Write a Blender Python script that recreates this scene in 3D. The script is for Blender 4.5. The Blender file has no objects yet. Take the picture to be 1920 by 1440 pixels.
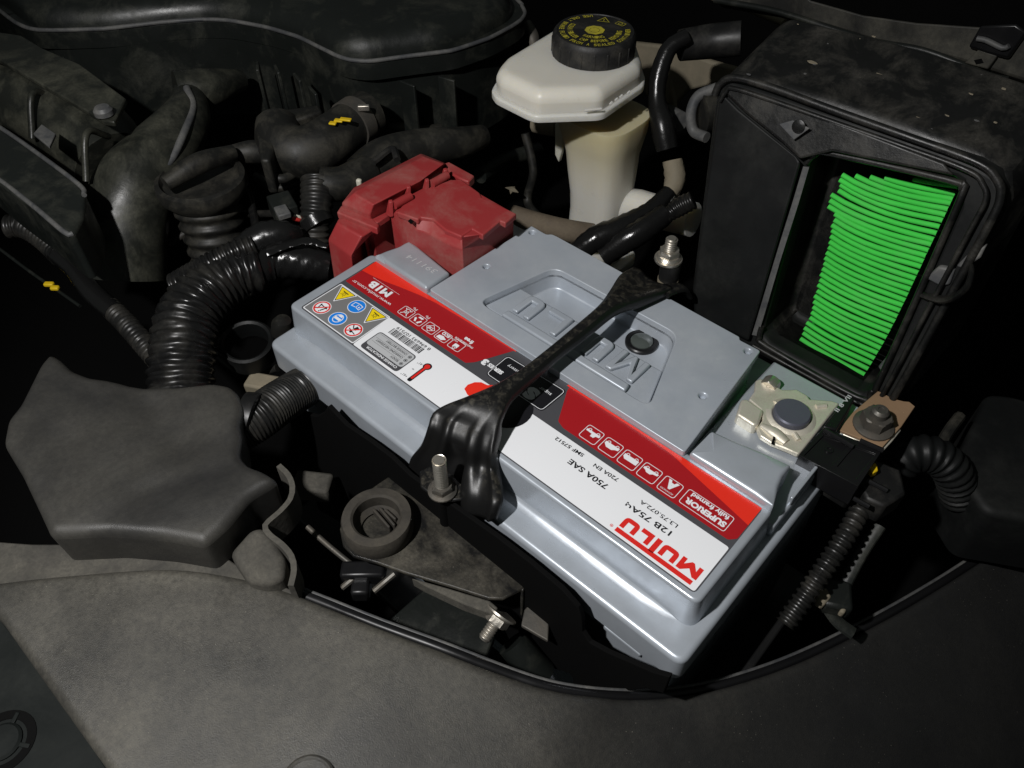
import bpy, bmesh, math, random
import numpy as np
from mathutils import Vector, Matrix
from mathutils.geometry import delaunay_2d_cdt, tessellate_polygon

# ------------------------------------------------------------------ camera, world, lamps
S = 0.001                                   # everything below is written in millimetres
CAM_R = np.array([[0.7429174, 0.6693827, -0.0007424],
                  [0.4949274, -0.5500435, -0.6726805],
                  [-0.4506890, 0.4993786, -0.7399327]])
CAM_C = np.array([310.5799, -159.4743, 293.7927])
FOC = 1484.005
sc = bpy.context.scene
col = sc.collection
cd = bpy.data.cameras.new('camera'); cam = bpy.data.objects.new('camera', cd); col.objects.link(cam)
cd.sensor_width = 36.0; cd.lens = FOC / 1920 * 36.0; cd.clip_start = 0.01; cd.clip_end = 50
M = Matrix(((CAM_R[0][0], -CAM_R[1][0], -CAM_R[2][0]),
            (CAM_R[0][1], -CAM_R[1][1], -CAM_R[2][1]),
            (CAM_R[0][2], -CAM_R[1][2], -CAM_R[2][2])))
cam.matrix_world = Matrix.Translation(Vector(CAM_C * S)) @ M.to_4x4()
sc.camera = cam
world = bpy.data.worlds.new('World'); sc.world = world; world.use_nodes = True
bg = world.node_tree.nodes['Background']
bg.inputs[0].default_value = (0.52, 0.58, 0.55, 1); bg.inputs[1].default_value = 0.075

LAMP = Vector((150, -315, 490)); AIM = Vector((30, 60, 0))
ld = bpy.data.lights.new('work_light', 'SPOT'); ld.energy = 16.3; ld.color = (1.0, 0.985, 0.975)
ld.shadow_soft_size = 0.010; ld.spot_size = math.radians(76); ld.spot_blend = 0.55
lo = bpy.data.objects.new('work_light', ld); col.objects.link(lo)
lo.location = LAMP * S
lo.rotation_euler = (AIM - LAMP).to_track_quat('-Z', 'Y').to_euler()

sc.view_settings.view_transform = 'Standard'; sc.view_settings.look = 'None'
sc.view_settings.exposure = 0.0; sc.view_settings.gamma = 1.0
sc.cycles.use_denoising = True
sc.cycles.max_bounces = 6
try:
    sc.cycles.sample_clamp_indirect = 3.0
except Exception:
    pass

# ------------------------------------------------------------------ survey: a photo ray met with a real plane (mm)
def ray(u, v):
    return CAM_R.T @ np.array([(u - 960) / FOC, (v - 720) / FOC, 1.0])
def Z(u, v, z):
    d = ray(u, v); return CAM_C + d * ((z - CAM_C[2]) / d[2])
def Y(u, v, y):
    d = ray(u, v); return CAM_C + d * ((y - CAM_C[1]) / d[1])
def X(u, v, x):
    d = ray(u, v); return CAM_C + d * ((x - CAM_C[0]) / d[0])
def PL(u, v, P, n):
    d = ray(u, v); return CAM_C + d * ((np.dot(np.array(P) - CAM_C, n)) / np.dot(d, n))
def ZL(z, *pts):
    return [Z(u, v, z) for u, v in pts]
def xy(pts):
    return [(p[0], p[1]) for p in pts]

# ------------------------------------------------------------------ materials
def nodes_of(name):
    m = bpy.data.materials.new(name); m.use_nodes = True
    nt = m.node_tree; b = nt.nodes['Principled BSDF']
    return m, nt, b
def mk(nt, t, **kw):
    n = nt.nodes.new(t)
    for k, v in kw.items():
        setattr(n, k, v)
    return n
def noise(nt, vec, scale, detail=5, rough=0.6, dist=0.0):
    n = mk(nt, 'ShaderNodeTexNoise'); n.inputs['Scale'].default_value = scale
    n.inputs['Detail'].default_value = detail; n.inputs['Roughness'].default_value = rough
    n.inputs['Distortion'].default_value = dist
    nt.links.new(vec, n.inputs['Vector']); return n.outputs['Fac']
def ramp(nt, fac, lo, hi, c0=(0, 0, 0), c1=(1, 1, 1)):
    r = mk(nt, 'ShaderNodeValToRGB'); e = r.color_ramp.elements
    e[0].position = lo; e[1].position = hi
    e[0].color = (*c0, 1); e[1].color = (*c1, 1)
    nt.links.new(fac, r.inputs[0]); return r.outputs[0]
def mixc(nt, fac, a, b):
    m = mk(nt, 'ShaderNodeMix', data_type='RGBA')
    if hasattr(fac, 'is_linked') or not isinstance(fac, (int, float)):
        nt.links.new(fac, m.inputs[0])
    else:
        m.inputs[0].default_value = fac
    for i, c in ((6, a), (7, b)):
        if isinstance(c, tuple):
            m.inputs[i].default_value = (*c, 1)
        else:
            nt.links.new(c, m.inputs[i])
    return m.outputs[2]
def math_(nt, op, a, b):
    m = mk(nt, 'ShaderNodeMath', operation=op)
    for i, c in ((0, a), (1, b)):
        if isinstance(c, (int, float)):
            m.inputs[i].default_value = c
        else:
            nt.links.new(c, m.inputs[i])
    return m.outputs[0]
def mat(name, color, rough=0.5, metal=0.0, dust=None, amt=0.5, dscale=30, grain=0.0, bump=0.0, bscale=300,
        spec=0.35, coat=0.0, sss=0.0, var=0.0, up=False, rvar=0.12, thin=None, rng=None, fine_amt=0.75, fscale=None):
    """plastic / paint / metal with optional dust film, grit specks and fine relief"""
    m, nt, b = nodes_of(name)
    tc = mk(nt, 'ShaderNodeTexCoord').outputs['Object']
    b.inputs['Metallic'].default_value = metal
    b.inputs['Specular IOR Level'].default_value = spec
    if coat:
        b.inputs['Coat Weight'].default_value = coat; b.inputs['Coat Roughness'].default_value = 0.08
    if sss:
        b.inputs['Subsurface Weight'].default_value = sss
        b.inputs['Subsurface Radius'].default_value = (1.0, 0.8, 0.5)
        b.inputs['Subsurface Scale'].default_value = 0.022
    c = tuple(color)
    if var:
        f = ramp(nt, noise(nt, tc, 25, 4), 0.3, 0.7)
        c = mixc(nt, f, tuple(x * (1 - var) for x in color), tuple(min(1, x * (1 + var)) for x in color))
    film = None
    if dust:
        f1 = noise(nt, tc, dscale, 7, 0.65, 0.4)
        film = ramp(nt, f1, *(rng or (0.62 - 0.45 * amt, 0.85 - 0.30 * amt)))
        fine = ramp(nt, noise(nt, tc, fscale or dscale * 14, 4, 0.75), 0.25, 0.8)
        film = math_(nt, 'MULTIPLY', film, math_(nt, 'ADD', math_(nt, 'MULTIPLY', fine, fine_amt), 1.05 - fine_amt))
        if thin:                         # dust film faded along x (mm) to paint in shade
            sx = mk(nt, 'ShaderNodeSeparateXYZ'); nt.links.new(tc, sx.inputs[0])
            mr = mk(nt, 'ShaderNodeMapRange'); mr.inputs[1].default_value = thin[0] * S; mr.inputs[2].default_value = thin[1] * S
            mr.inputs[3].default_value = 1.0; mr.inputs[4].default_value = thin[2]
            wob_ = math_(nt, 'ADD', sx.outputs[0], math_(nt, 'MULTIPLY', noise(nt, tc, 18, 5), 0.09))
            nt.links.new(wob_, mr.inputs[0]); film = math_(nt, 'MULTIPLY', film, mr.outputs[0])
        if up:
            g = mk(nt, 'ShaderNodeNewGeometry')
            sp = mk(nt, 'ShaderNodeSeparateXYZ'); nt.links.new(g.outputs['Normal'], sp.inputs[0])
            film = math_(nt, 'MULTIPLY', film, ramp(nt, sp.outputs[2], 0.72, 0.97))
        c = mixc(nt, film, c, tuple(dust))
        if grain:
            v = mk(nt, 'ShaderNodeTexVoronoi'); v.inputs['Scale'].default_value = 520; v.inputs['Randomness'].default_value = 1.0
            nt.links.new(tc, v.inputs['Vector'])
            sp1 = ramp(nt, v.outputs['Distance'], 0.02, 0.13, (1, 1, 1), (0, 0, 0))
            sel = ramp(nt, noise(nt, tc, 60, 4), 0.48, 0.62)
            sp1 = math_(nt, 'MULTIPLY', math_(nt, 'MULTIPLY', sp1, math_(nt, 'MULTIPLY', sel, ramp(nt, v.outputs['Color'], 0.2, 1.0))), grain)
            c = mixc(nt, sp1, c, tuple(min(1, x * 2.0 + 0.02) for x in dust))
    if isinstance(c, tuple):
        b.inputs['Base Color'].default_value = (*c, 1)
    else:
        nt.links.new(c, b.inputs['Base Color'])
    rn = ramp(nt, noise(nt, tc, 45, 5), 0.3, 0.75, (max(0.02, rough - rvar),) * 3, (min(1, rough + rvar),) * 3)
    if film is not None:
        rn = math_(nt, 'ADD', rn, math_(nt, 'MULTIPLY', film, 0.3))
    nt.links.new(rn, b.inputs['Roughness'])
    if bump:
        bn = mk(nt, 'ShaderNodeBump'); bn.inputs['Strength'].default_value = bump; bn.inputs['Distance'].default_value = 0.0006
        nt.links.new(noise(nt, tc, bscale, 6, 0.7), bn.inputs['Height'])
        nt.links.new(bn.outputs[0], b.inputs['Normal'])
    return m

DUST = (0.115, 0.105, 0.088)
MT = {}
MT['silver'] = mat('silver_grey_plastic', (0.40, 0.435, 0.478), 0.31, 0.35, (0.31, 0.33, 0.352), 0.35, 20, var=0.09, bump=0.05, bscale=90, spec=0.5, rvar=0.09)
MT['lid'] = mat('silver_grey_lid', (0.36, 0.395, 0.44), 0.34, 0.25, (0.44, 0.465, 0.49), 0.42, 16, var=0.08, bump=0.05, bscale=70, rvar=0.11)
MT['bracket'] = mat('satin_black_paint', (0.006, 0.006, 0.006), 0.41, 0.0, (0.085, 0.076, 0.055), 0.30, 320, 0.6, 0.12, 400, up=True, rvar=0.06)
MT['shroud'] = mat('dusty_plastic_painted_shade', (0.013, 0.0135, 0.014), 0.40, 0, (0.142, 0.132, 0.107), 0.76, 10, 1.0, 0.35, 1600, spec=0.4, thin=(60, 210, 0.12), rng=(0.24, 0.72), fine_amt=0.68, fscale=420)  # real dust, but its fade paints the panel's shaded right side into the colour
MT['shroud_low'] = mat('smooth_black_panel', (0.007, 0.0085, 0.008), 0.6, 0, (0.02, 0.022, 0.02), 0.45, 25, 0.1, 0.1, spec=0.12)
MT['duct'] = mat('matt_dark_plastic', (0.015, 0.015, 0.0155), 0.36, 0, (0.072, 0.068, 0.057), 0.6, 10, 0.10, 0.2, 1600, spec=0.45, rng=(0.28, 0.74), fine_amt=0.5, fscale=380)
MT['ledge'] = mat('dusty_rubber', (0.03, 0.0285, 0.025), 0.75, 0, (0.115, 0.107, 0.088), 0.7, 40, 0.4, 0.4, 300)
MT['black'] = mat('black_plastic', (0.008, 0.008, 0.008), 0.42, 0, (0.05, 0.047, 0.04), 0.3, 40, 0.2, 0.08)
MT['black_clean'] = mat('clean_black_plastic', (0.007, 0.007, 0.0075), 0.34, bump=0.05)
MT['engine'] = mat('grey_black_plastic', (0.009, 0.0105, 0.0095), 0.38, 0, (0.048, 0.049, 0.038), 0.30, 38, 0.15, 0.2, 400)
MT['manifold'] = mat('dusty_manifold_plastic', (0.013, 0.014, 0.0115), 0.36, 0, (0.082, 0.081, 0.060), 0.40, 36, 0.15, 0.2)
MT['conduit'] = mat('gloss_black_conduit', (0.007, 0.007, 0.007), 0.27, 0, (0.035, 0.033, 0.028), 0.35, 50, bump=0.15, bscale=140, rvar=0.10)
MT['conduit_dull'] = mat('dull_black_conduit', (0.010, 0.010, 0.0095), 0.36, 0, (0.05, 0.046, 0.038), 0.4, 60, 0, 0.05)
MT['tape'] = mat('black_wrap_tape', (0.007, 0.007, 0.007), 0.24, bump=0.5, bscale=110)
MT['red'] = mat('red_plastic', (0.27, 0.027, 0.028), 0.5, 0, (0.29, 0.13, 0.11), 0.42, 34, 0.15, 0.12, 500)
MT['white_res'] = mat('translucent_white_plastic', (0.60, 0.58, 0.515), 0.36, sss=0.4, var=0.03, bump=0.06, bscale=60)
MT['yellow_res'] = mat('fluid_stained_plastic', (0.56, 0.53, 0.43), 0.36, sss=0.35, var=0.04, bump=0.06, bscale=60)
def stain(m, lo, hi, c):
    nt = m.node_tree; b = nt.nodes['Principled BSDF']; tc = mk(nt, 'ShaderNodeTexCoord').outputs['Object']
    sp = mk(nt, 'ShaderNodeSeparateXYZ'); nt.links.new(tc, sp.inputs[0])
    f = math_(nt, 'ADD', sp.outputs[2], math_(nt, 'MULTIPLY', noise(nt, tc, 30, 4), 0.018))
    mr = mk(nt, 'ShaderNodeMapRange'); mr.inputs[1].default_value = lo; mr.inputs[2].default_value = hi; nt.links.new(f, mr.inputs[0])
    old = b.inputs['Base Color'].links[0].from_socket
    nt.links.new(mixc(nt, math_(nt, 'MULTIPLY', mr.outputs[0], 0.75), old, c), b.inputs['Base Color'])
MT['column'] = mat('white_plastic_with_fluid_stain', (0.58, 0.565, 0.51), 0.36, sss=0.35, var=0.04, bump=0.06, bscale=60)
stain(MT['column'], 0.035, 0.085, (0.50, 0.43, 0.22))
MT['cap'] = mat('black_cap_plastic', (0.011, 0.011, 0.011), 0.5, 0, (0.06, 0.055, 0.045), 0.35, 60, 0.1, 0.2, 600)
MT['cap_print'] = mat('faded_yellow_print', (0.42, 0.37, 0.03), 0.6, 0, (0.10, 0.09, 0.03), 0.45, 90)
MT['zinc'] = mat('zinc_plated_steel', (0.62, 0.58, 0.51), 0.34, 0.9, (0.25, 0.21, 0.15), 0.3, 90, 0, 0.25, 500)
MT['clamp'] = mat('tinned_brass', (0.80, 0.755, 0.64), 0.42, 0.6, (0.46, 0.42, 0.33), 0.42, 60, 0, 0.3, 350)
MT['lead'] = mat('worn_lead', (0.10, 0.105, 0.135), 0.42, 0.35, bump=0.15, bscale=200)
MT['rusty'] = mat('dull_dark_steel', (0.10, 0.095, 0.085), 0.5, 0.6, (0.13, 0.11, 0.085), 0.5, 80, 0.3, 0.3)
MT['grommet'] = mat('dusty_rubber_grommet', (0.026, 0.023, 0.019), 0.7, 0, (0.075, 0.066, 0.051), 0.6, 50, 0.15, 0.3, 300)
MT['plate'] = mat('dusty_black_steel', (0.008, 0.008, 0.008), 0.33, 0, (0.10, 0.09, 0.068), 0.5, 42, 0.9, 0.4, 420)
MT['fiber'] = mat('brown_fibre_card', (0.235, 0.15, 0.085), 0.8, var=0.15, bump=0.2, bscale=400)
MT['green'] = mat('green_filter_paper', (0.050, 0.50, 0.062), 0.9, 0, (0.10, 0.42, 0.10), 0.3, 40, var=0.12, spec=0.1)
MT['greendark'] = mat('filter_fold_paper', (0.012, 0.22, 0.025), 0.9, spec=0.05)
MT['airbox'] = mat('airbox_black_plastic', (0.006, 0.0065, 0.0065), 0.5, 0, (0.02, 0.0205, 0.0185), 0.35, 18, 0.1, 0.15, spec=0.2)
MT['airrim'] = mat('dusty_airbox_rim', (0.005, 0.0052, 0.005), 0.40, 0, (0.046, 0.043, 0.036), 0.36, 60, 0.5, 0.3, spec=0.3)
MT['seal'] = mat('pale_grey_edge', (0.05, 0.052, 0.055), 0.5, 0, (0.16, 0.155, 0.14), 0.5, 60)
MT['tan'] = mat('dirty_tan_metal', (0.16, 0.14, 0.10), 0.7, 0, (0.24, 0.2, 0.14), 0.5, 40, 0.2, 0.3)
MT['hose'] = mat('dusty_rubber_hose', (0.010, 0.010, 0.009), 0.48, 0, (0.058, 0.053, 0.040), 0.38, 60, 0.1, 0.2)
MT['brown'] = mat('brown_dusty_hose', (0.09, 0.07, 0.05), 0.75, 0, (0.16, 0.13, 0.09), 0.6, 40, 0.1, 0.25)
MT['void'] = mat('grimy_black_metal', (0.004, 0.004, 0.004), 0.9, spec=0.04)
MT['yellow'] = mat('yellow_paint', (0.62, 0.42, 0.01), 0.5)
MT['wire_red'] = mat('red_wire', (0.45, 0.03, 0.025), 0.4)
MT['wire_white'] = mat('cream_wire', (0.5, 0.48, 0.4), 0.5)
MT['cowl'] = mat('dusty_cowl_plastic', (0.015, 0.015, 0.014), 0.5, 0, (0.085, 0.08, 0.062), 0.5, 20, 0.4, 0.2)
MT['glass'] = mat('dark_lens', (0.06, 0.07, 0.065), 0.06, spec=0.8, rvar=0.02)
def ink(name, c, rough=0.30):
    return mat(name, c, rough, 0, spec=0.45, rvar=0.05)
MT['i_white'] = ink('white_label', (0.74, 0.75, 0.77)); MT['i_dred'] = ink('dark_red_ink', (0.33, 0.010, 0.014))
MT['i_bred'] = ink('bright_red_ink', (0.72, 0.028, 0.014)); MT['i_grey'] = ink('charcoal_ink', (0.062, 0.062, 0.068))
MT['i_mid'] = ink('grey_ink', (0.17, 0.17, 0.17)); MT['i_black'] = ink('black_ink', (0.010, 0.010, 0.012))
MT['i_yel'] = ink('yellow_ink', (0.78, 0.58, 0.01)); MT['i_blue'] = ink('blue_ink', (0.012, 0.20, 0.68))
MT['i_red'] = ink('red_logo_ink', (0.62, 0.022, 0.018)); MT['i_lgrey'] = ink('light_grey_ink', (0.42, 0.43, 0.44))

# ------------------------------------------------------------------ builders
class MB:
    def __init__(s): s.v = []; s.f = []
    def add(s, vs, fs):
        o = len(s.v); s.v += [tuple(float(c) for c in p) for p in vs]; s.f += [tuple(i + o for i in f) for f in fs]; return s
def nname(n):
    return n
def finish(me, smooth):
    if smooth is not None:
        for p in me.polygons: p.use_smooth = True
        me.set_sharp_from_angle(angle=math.radians(smooth))
def obj(name, mb, m, parent=None, smooth=35, bevel=0.0, seg=2, sub=0, solid=0.0, loc=None, angle=40):
    o0 = np.array(parent['org']) if parent is not None else np.array(loc if loc is not None else (0, 0, 0), float)
    me = bpy.data.meshes.new(name)
    me.from_pydata([tuple((np.array(p) - o0) * S) for p in mb.v], [], mb.f); me.update()
    bm = bmesh.new(); bm.from_mesh(me)
    bmesh.ops.recalc_face_normals(bm, faces=bm.faces); bm.to_mesh(me); bm.free()
    me.materials.append(MT[m]); finish(me, smooth)
    o = bpy.data.objects.new(name, me); col.objects.link(o)
    if parent is not None:
        o.parent = parent
        o['org'] = list(map(float, o0))
    else:
        o.location = o0 * S; o['org'] = list(map(float, o0))
    if solid:
        md = o.modifiers.new('thickness', 'SOLIDIFY'); md.thickness = solid * S; md.offset = -1
    if sub:
        md = o.modifiers.new('smooth', 'SUBSURF'); md.levels = sub; md.render_levels = sub
    if bevel:
        md = o.modifiers.new('edge', 'BEVEL'); md.width = bevel * S; md.segments = seg; md.limit_method = 'ANGLE'
        md.angle_limit = math.radians(angle); md.use_clamp_overlap = True
        md.harden_normals = False
    return o
def tag(o, label, cat, group=None):
    o['label'] = label; o['category'] = cat
    if group: o['group'] = group
    return o
def thing(name, label, cat, loc, group=None):
    o = bpy.data.objects.new(name, None); col.objects.link(o); o.empty_display_size = 0.01
    o.location = np.array(loc, float) * S; o['org'] = [float(c) for c in loc]
    return tag(o, label, cat, group)
def struct(name, mb, m, **kw):
    o = obj(name, mb, m, **kw); o['kind'] = 'structure'; return o

def prism(poly, vec, mb=None):
    mb = mb or MB(); n = len(poly); a = [np.array(p, float) for p in poly]; b = [p + np.array(vec, float) for p in a]
    return mb.add(a + b, [tuple(range(n)), tuple(range(2 * n - 1, n - 1, -1))] + [(i, (i + 1) % n, n + (i + 1) % n, n + i) for i in range(n)])
def loft(rings, caps=True, mb=None):
    mb = mb or MB(); n = len(rings[0]); vs = [p for r in rings for p in r]; fs = []
    for k in range(len(rings) - 1):
        for i in range(n):
            j = (i + 1) % n; fs.append((k * n + i, k * n + j, (k + 1) * n + j, (k + 1) * n + i))
    if caps:
        fs.append(tuple(range(n))); fs.append(tuple(range((len(rings) - 1) * n, len(rings) * n)))
    return mb.add(vs, fs)
def box(c, sz, mb=None, rot=0.0, ax=None):
    mb = mb or MB(); c = np.array(c, float); hx, hy, hz = (s / 2 for s in sz)
    if ax is None:
        ca, sa = math.cos(rot), math.sin(rot); ax = ((ca, sa, 0), (-sa, ca, 0), (0, 0, 1))
    A = np.array(ax, float)
    q = [c + A[0] * x * hx + A[1] * y * hy + A[2] * z * hz for z in (-1, 1) for x, y in ((-1, -1), (1, -1), (1, 1), (-1, 1))]
    return mb.add(q, [(3, 2, 1, 0), (4, 5, 6, 7)] + [(i, (i + 1) % 4, 4 + (i + 1) % 4, 4 + i) for i in range(4)])
def frame(d):
    d = np.array(d, float); d = d / np.linalg.norm(d)
    t = np.array((0, 0, 1.0)) if abs(d[2]) < 0.9 else np.array((1.0, 0, 0))
    a = np.cross(d, t); a /= np.linalg.norm(a); return a, np.cross(d, a), d
def spline(pts, step, closed=False):
    P = [np.array(p, float) for p in pts]; out = []
    if closed: P = [P[-1]] + P + [P[0], P[1]]
    else: P = [2 * P[0] - P[1]] + P + [2 * P[-1] - P[-2]]
    for i in range(1, len(P) - 2):
        n = max(1, int(round(np.linalg.norm(P[i + 1][:3] - P[i][:3]) / step)))
        for k in range(n):
            t = k / n; a, b, c, d = P[i - 1], P[i], P[i + 1], P[i + 2]
            out.append(0.5 * (2 * b + (c - a) * t + (2 * a - 5 * b + 4 * c - d) * t * t + (3 * b - a - 3 * c + d) * t ** 3))
    if not closed: out.append(P[-2])
    return out
def tube(pts, r, n=14, corr=None, step=None, mb=None, caps=True, wob=0.0, flat=1.0):
    """tube through points; r number or per-point list; corr=(pitch, depth) for corrugated conduit"""
    mb = mb or MB()
    if not isinstance(r, (list, tuple)): r = [r] * len(pts)
    P4 = [np.array((*p, rr), float) for p, rr in zip(pts, r)]
    st = step or (corr[0] / 6 if corr else max(1.5, min(r) * 0.5))
    C = spline(P4, st)
    rings = []; L = 0.0; prev = None
    for i, c in enumerate(C):
        t = (C[min(i + 1, len(C) - 1)] - C[max(i - 1, 0)])[:3]; t = t / (np.linalg.norm(t) + 1e-9)
        if prev is None: a, b, _ = frame(t)
        else:
            a = prev - t * np.dot(prev, t); a /= np.linalg.norm(a); b = np.cross(t, a)
        prev = a
        if i: L += np.linalg.norm((C[i] - C[i - 1])[:3])
        rr = c[3]
        if corr: rr = rr - corr[1] * (0.5 - 0.5 * math.tanh(2.2 * math.sin(2 * math.pi * L / corr[0])) / math.tanh(2.2))
        ring = []
        for k in range(n):
            an = 2 * math.pi * k / n
            w = rr * (1 + wob * math.sin(3 * an + L * 0.35) * math.sin(L * 0.5 + 2 * an))
            ring.append(c[:3] + a * math.cos(an) * w + b * math.sin(an) * w * flat)
        rings.append(ring)
    return loft(rings, caps, mb)
def lathe(c, axis, prof, n=32, mb=None, caps=True):
    a, b, d = frame(axis); c = np.array(c, float)
    return loft([[c + d * h + a * r * math.cos(2 * math.pi * k / n) + b * r * math.sin(2 * math.pi * k / n) for k in range(n)] for r, h in prof], caps, mb or MB())
def thread(c, axis, r, L, pitch=1.25, n=18, mb=None):
    prof = [(r * 0.55, 0)]; h = 0.3; q = r * 0.88
    while h < L - 1.2:
        prof += [(q, h), (r, h + pitch * 0.45), (r, h + pitch * 0.55)]; h += pitch
    prof += [(q, L - 0.9), (q * 0.82, L)]
    return lathe(c, axis, prof, n, mb)
def hexnut(c, axis, r, h, rot=0.0, flange=0.0, mb=None):
    mb = mb or MB(); a, b, d = frame(axis); c = np.array(c, float)
    def ring(rr, z, hexa=True):
        out = []
        for k in range(24):
            an = 2 * math.pi * k / 24 + rot
            rad = rr / math.cos(((k * 15 + 30) % 60 - 30) * math.pi / 180) * 0.87 if hexa else rr
            out.append(c + d * z + (a * math.cos(an) + b * math.sin(an)) * rad)
        return out
    R = []
    if flange: R += [ring(flange, 0, False), ring(flange, 0.9, False), ring(r * 1.02, 2.0, False)]
    else: R += [ring(r * 0.9, 0, False)]
    R += [ring(r, 2.0 if flange else 0.5), ring(r, h - 0.6), ring(r * 0.86, h, False)]
    return loft(R, True, mb)
def inside(poly, x, y):
    c = np.zeros(len(x), bool); n = len(poly)
    for i in range(n):
        x0, y0 = poly[i]; x1, y1 = poly[(i + 1) % n]
        if y0 == y1: continue
        c ^= ((y0 > y) != (y1 > y)) & (x < (x1 - x0) * (y - y0) / (y1 - y0) + x0)
    return c
def bdist(poly, x, y):
    d = np.full(len(x), 1e9); n = len(poly)
    for i in range(n):
        p = np.array(poly[i]); q = np.array(poly[(i + 1) % n]); e = q - p; l2 = e @ e + 1e-12
        t = np.clip(((x - p[0]) * e[0] + (y - p[1]) * e[1]) / l2, 0, 1)
        d = np.minimum(d, np.hypot(x - p[0] - t * e[0], y - p[1] - t * e[1]))
    return d
def rounded(poly, r, seg=5):
    """round the corners of a 2-D polygon"""
    out = []; n = len(poly)
    for i in range(n):
        p = np.array(poly[i][:2], float); a = np.array(poly[i - 1][:2], float) - p; b = np.array(poly[(i + 1) % n][:2], float) - p
        la, lb = np.linalg.norm(a), np.linalg.norm(b); rr = min(r, la * 0.45, lb * 0.45)
        p0 = p + a / la * rr; p1 = p + b / lb * rr
        for k in range(seg + 1):
            t = k / seg; out.append(tuple((1 - t) ** 2 * p0 + 2 * t * (1 - t) * p + t * t * p1))
    return out
def patch(poly, z0, fil, wall, sp, zf=None, mb=None, bottom=True, draft=0.0):
    """a moulded cover: flat or shaped top, rounded edge of radius fil, walls going down by wall"""
    mb = mb or MB(); P = []
    n = len(poly)
    for i in range(n):
        p = np.array(poly[i][:2], float); q = np.array(poly[(i + 1) % n][:2], float)
        k = max(1, int(np.linalg.norm(q - p) / sp))
        P += [tuple(p + (q - p) * j / k) for j in range(k)]
    N = len(P); A = np.array(P)
    area = 0.5 * np.sum(A[:, 0] * np.roll(A[:, 1], -1) - np.roll(A[:, 0], -1) * A[:, 1])
    if area < 0: P = P[::-1]; A = np.array(P)
    T = np.roll(A, -1, 0) - np.roll(A, 1, 0); T /= np.linalg.norm(T, axis=1)[:, None] + 1e-9
    NI = np.stack([-T[:, 1], T[:, 0]], 1)
    extra = []
    for fr in (0.03, 0.12, 0.28, 0.5, 0.75, 1.0):
        Q = A + NI * fil * fr
        ok = inside(P, Q[:, 0], Q[:, 1]) & (bdist(P, Q[:, 0], Q[:, 1]) > fil * fr * 0.93)
        extra += [tuple(q) for q, k in zip(Q, ok) if k]
    lo, hi = A.min(0), A.max(0)
    gx, gy = np.meshgrid(np.arange(lo[0], hi[0], sp), np.arange(lo[1], hi[1], sp)); gx = gx.ravel(); gy = gy.ravel()
    ok = inside(P, gx, gy); gx, gy = gx[ok], gy[ok]; ok = bdist(P, gx, gy) > fil + sp * 0.4
    extra += list(zip(gx[ok], gy[ok]))
    vs2 = [Vector(p) for p in P] + [Vector(p) for p in extra]
    ov, oe, of, *_ = delaunay_2d_cdt(vs2, [(i, (i + 1) % N) for i in range(N)], [], 1, 1e-5)
    xs = np.array([v.x for v in ov]); ys = np.array([v.y for v in ov]); d = bdist(P, xs, ys)
    h = np.where(d < fil, fil - np.sqrt(np.maximum(0, fil ** 2 - (fil - d) ** 2)), 0) if fil > 0 else np.zeros(len(d))
    dz = np.array([zf(a, b) for a, b in zip(xs, ys)]) if zf else np.zeros(len(d))
    top = [(a, b, z0 - c + e) for a, b, c, e in zip(xs, ys, h, dz)]
    mb.add(top, of)
    base = len(mb.v) - len(top)
    # walls from the boundary
    bz = [z0 - fil + (zf(*p) if zf else 0) for p in P]
    A2 = A - NI * draft
    w0 = [(p[0], p[1], z) for p, z in zip(P, bz)]; w1 = [(p[0], p[1], z - wall) for p, z in zip(A2, bz)]
    mb.add(w0 + w1, [(i, (i + 1) % N, N + (i + 1) % N, N + i) for i in range(N)])
    if bottom: mb.add(w1, [tuple(range(N))])
    return mb
def weld(o, d=0.00002):
    bm = bmesh.new(); bm.from_mesh(o.data); bmesh.ops.remove_doubles(bm, verts=bm.verts, dist=d)
    bmesh.ops.recalc_face_normals(bm, faces=bm.faces); bm.to_mesh(o.data); bm.free(); finish(o.data, 40); return o
def boolean(o, cutters, op='DIFFERENCE'):
    """cut with temporary solids (mesh level, applied at once)"""
    for cmb in cutters:
        me = bpy.data.meshes.new('cutter'); o0 = np.array(o['org'])
        me.from_pydata([tuple((np.array(p) - o0) * S) for p in cmb.v], [], cmb.f)
        bm = bmesh.new(); bm.from_mesh(me); bmesh.ops.recalc_face_normals(bm, faces=bm.faces); bm.to_mesh(me); bm.free()
        c = bpy.data.objects.new('cutter', me); col.objects.link(c); c.matrix_world = o.matrix_world.copy()
        if o.parent is not None: c.parent = o.parent; c.matrix_basis = o.matrix_basis.copy()
        md = o.modifiers.new('cut', 'BOOLEAN'); md.object = c; md.operation = op; md.solver = 'EXACT'
        keep = [(m_, m_.show_viewport) for m_ in o.modifiers if m_.type != 'BOOLEAN']
        for m_, _ in keep: m_.show_viewport = False
        bpy.context.view_layer.update()
        ev = o.evaluated_get(bpy.context.evaluated_depsgraph_get()); new = bpy.data.meshes.new_from_object(ev)
        for m_, k in keep: m_.show_viewport = k
        o.modifiers.remove(md); old = o.data; o.data = new; new.name = old.name
        bpy.data.objects.remove(c); finish(new, 35)
    return o
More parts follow.
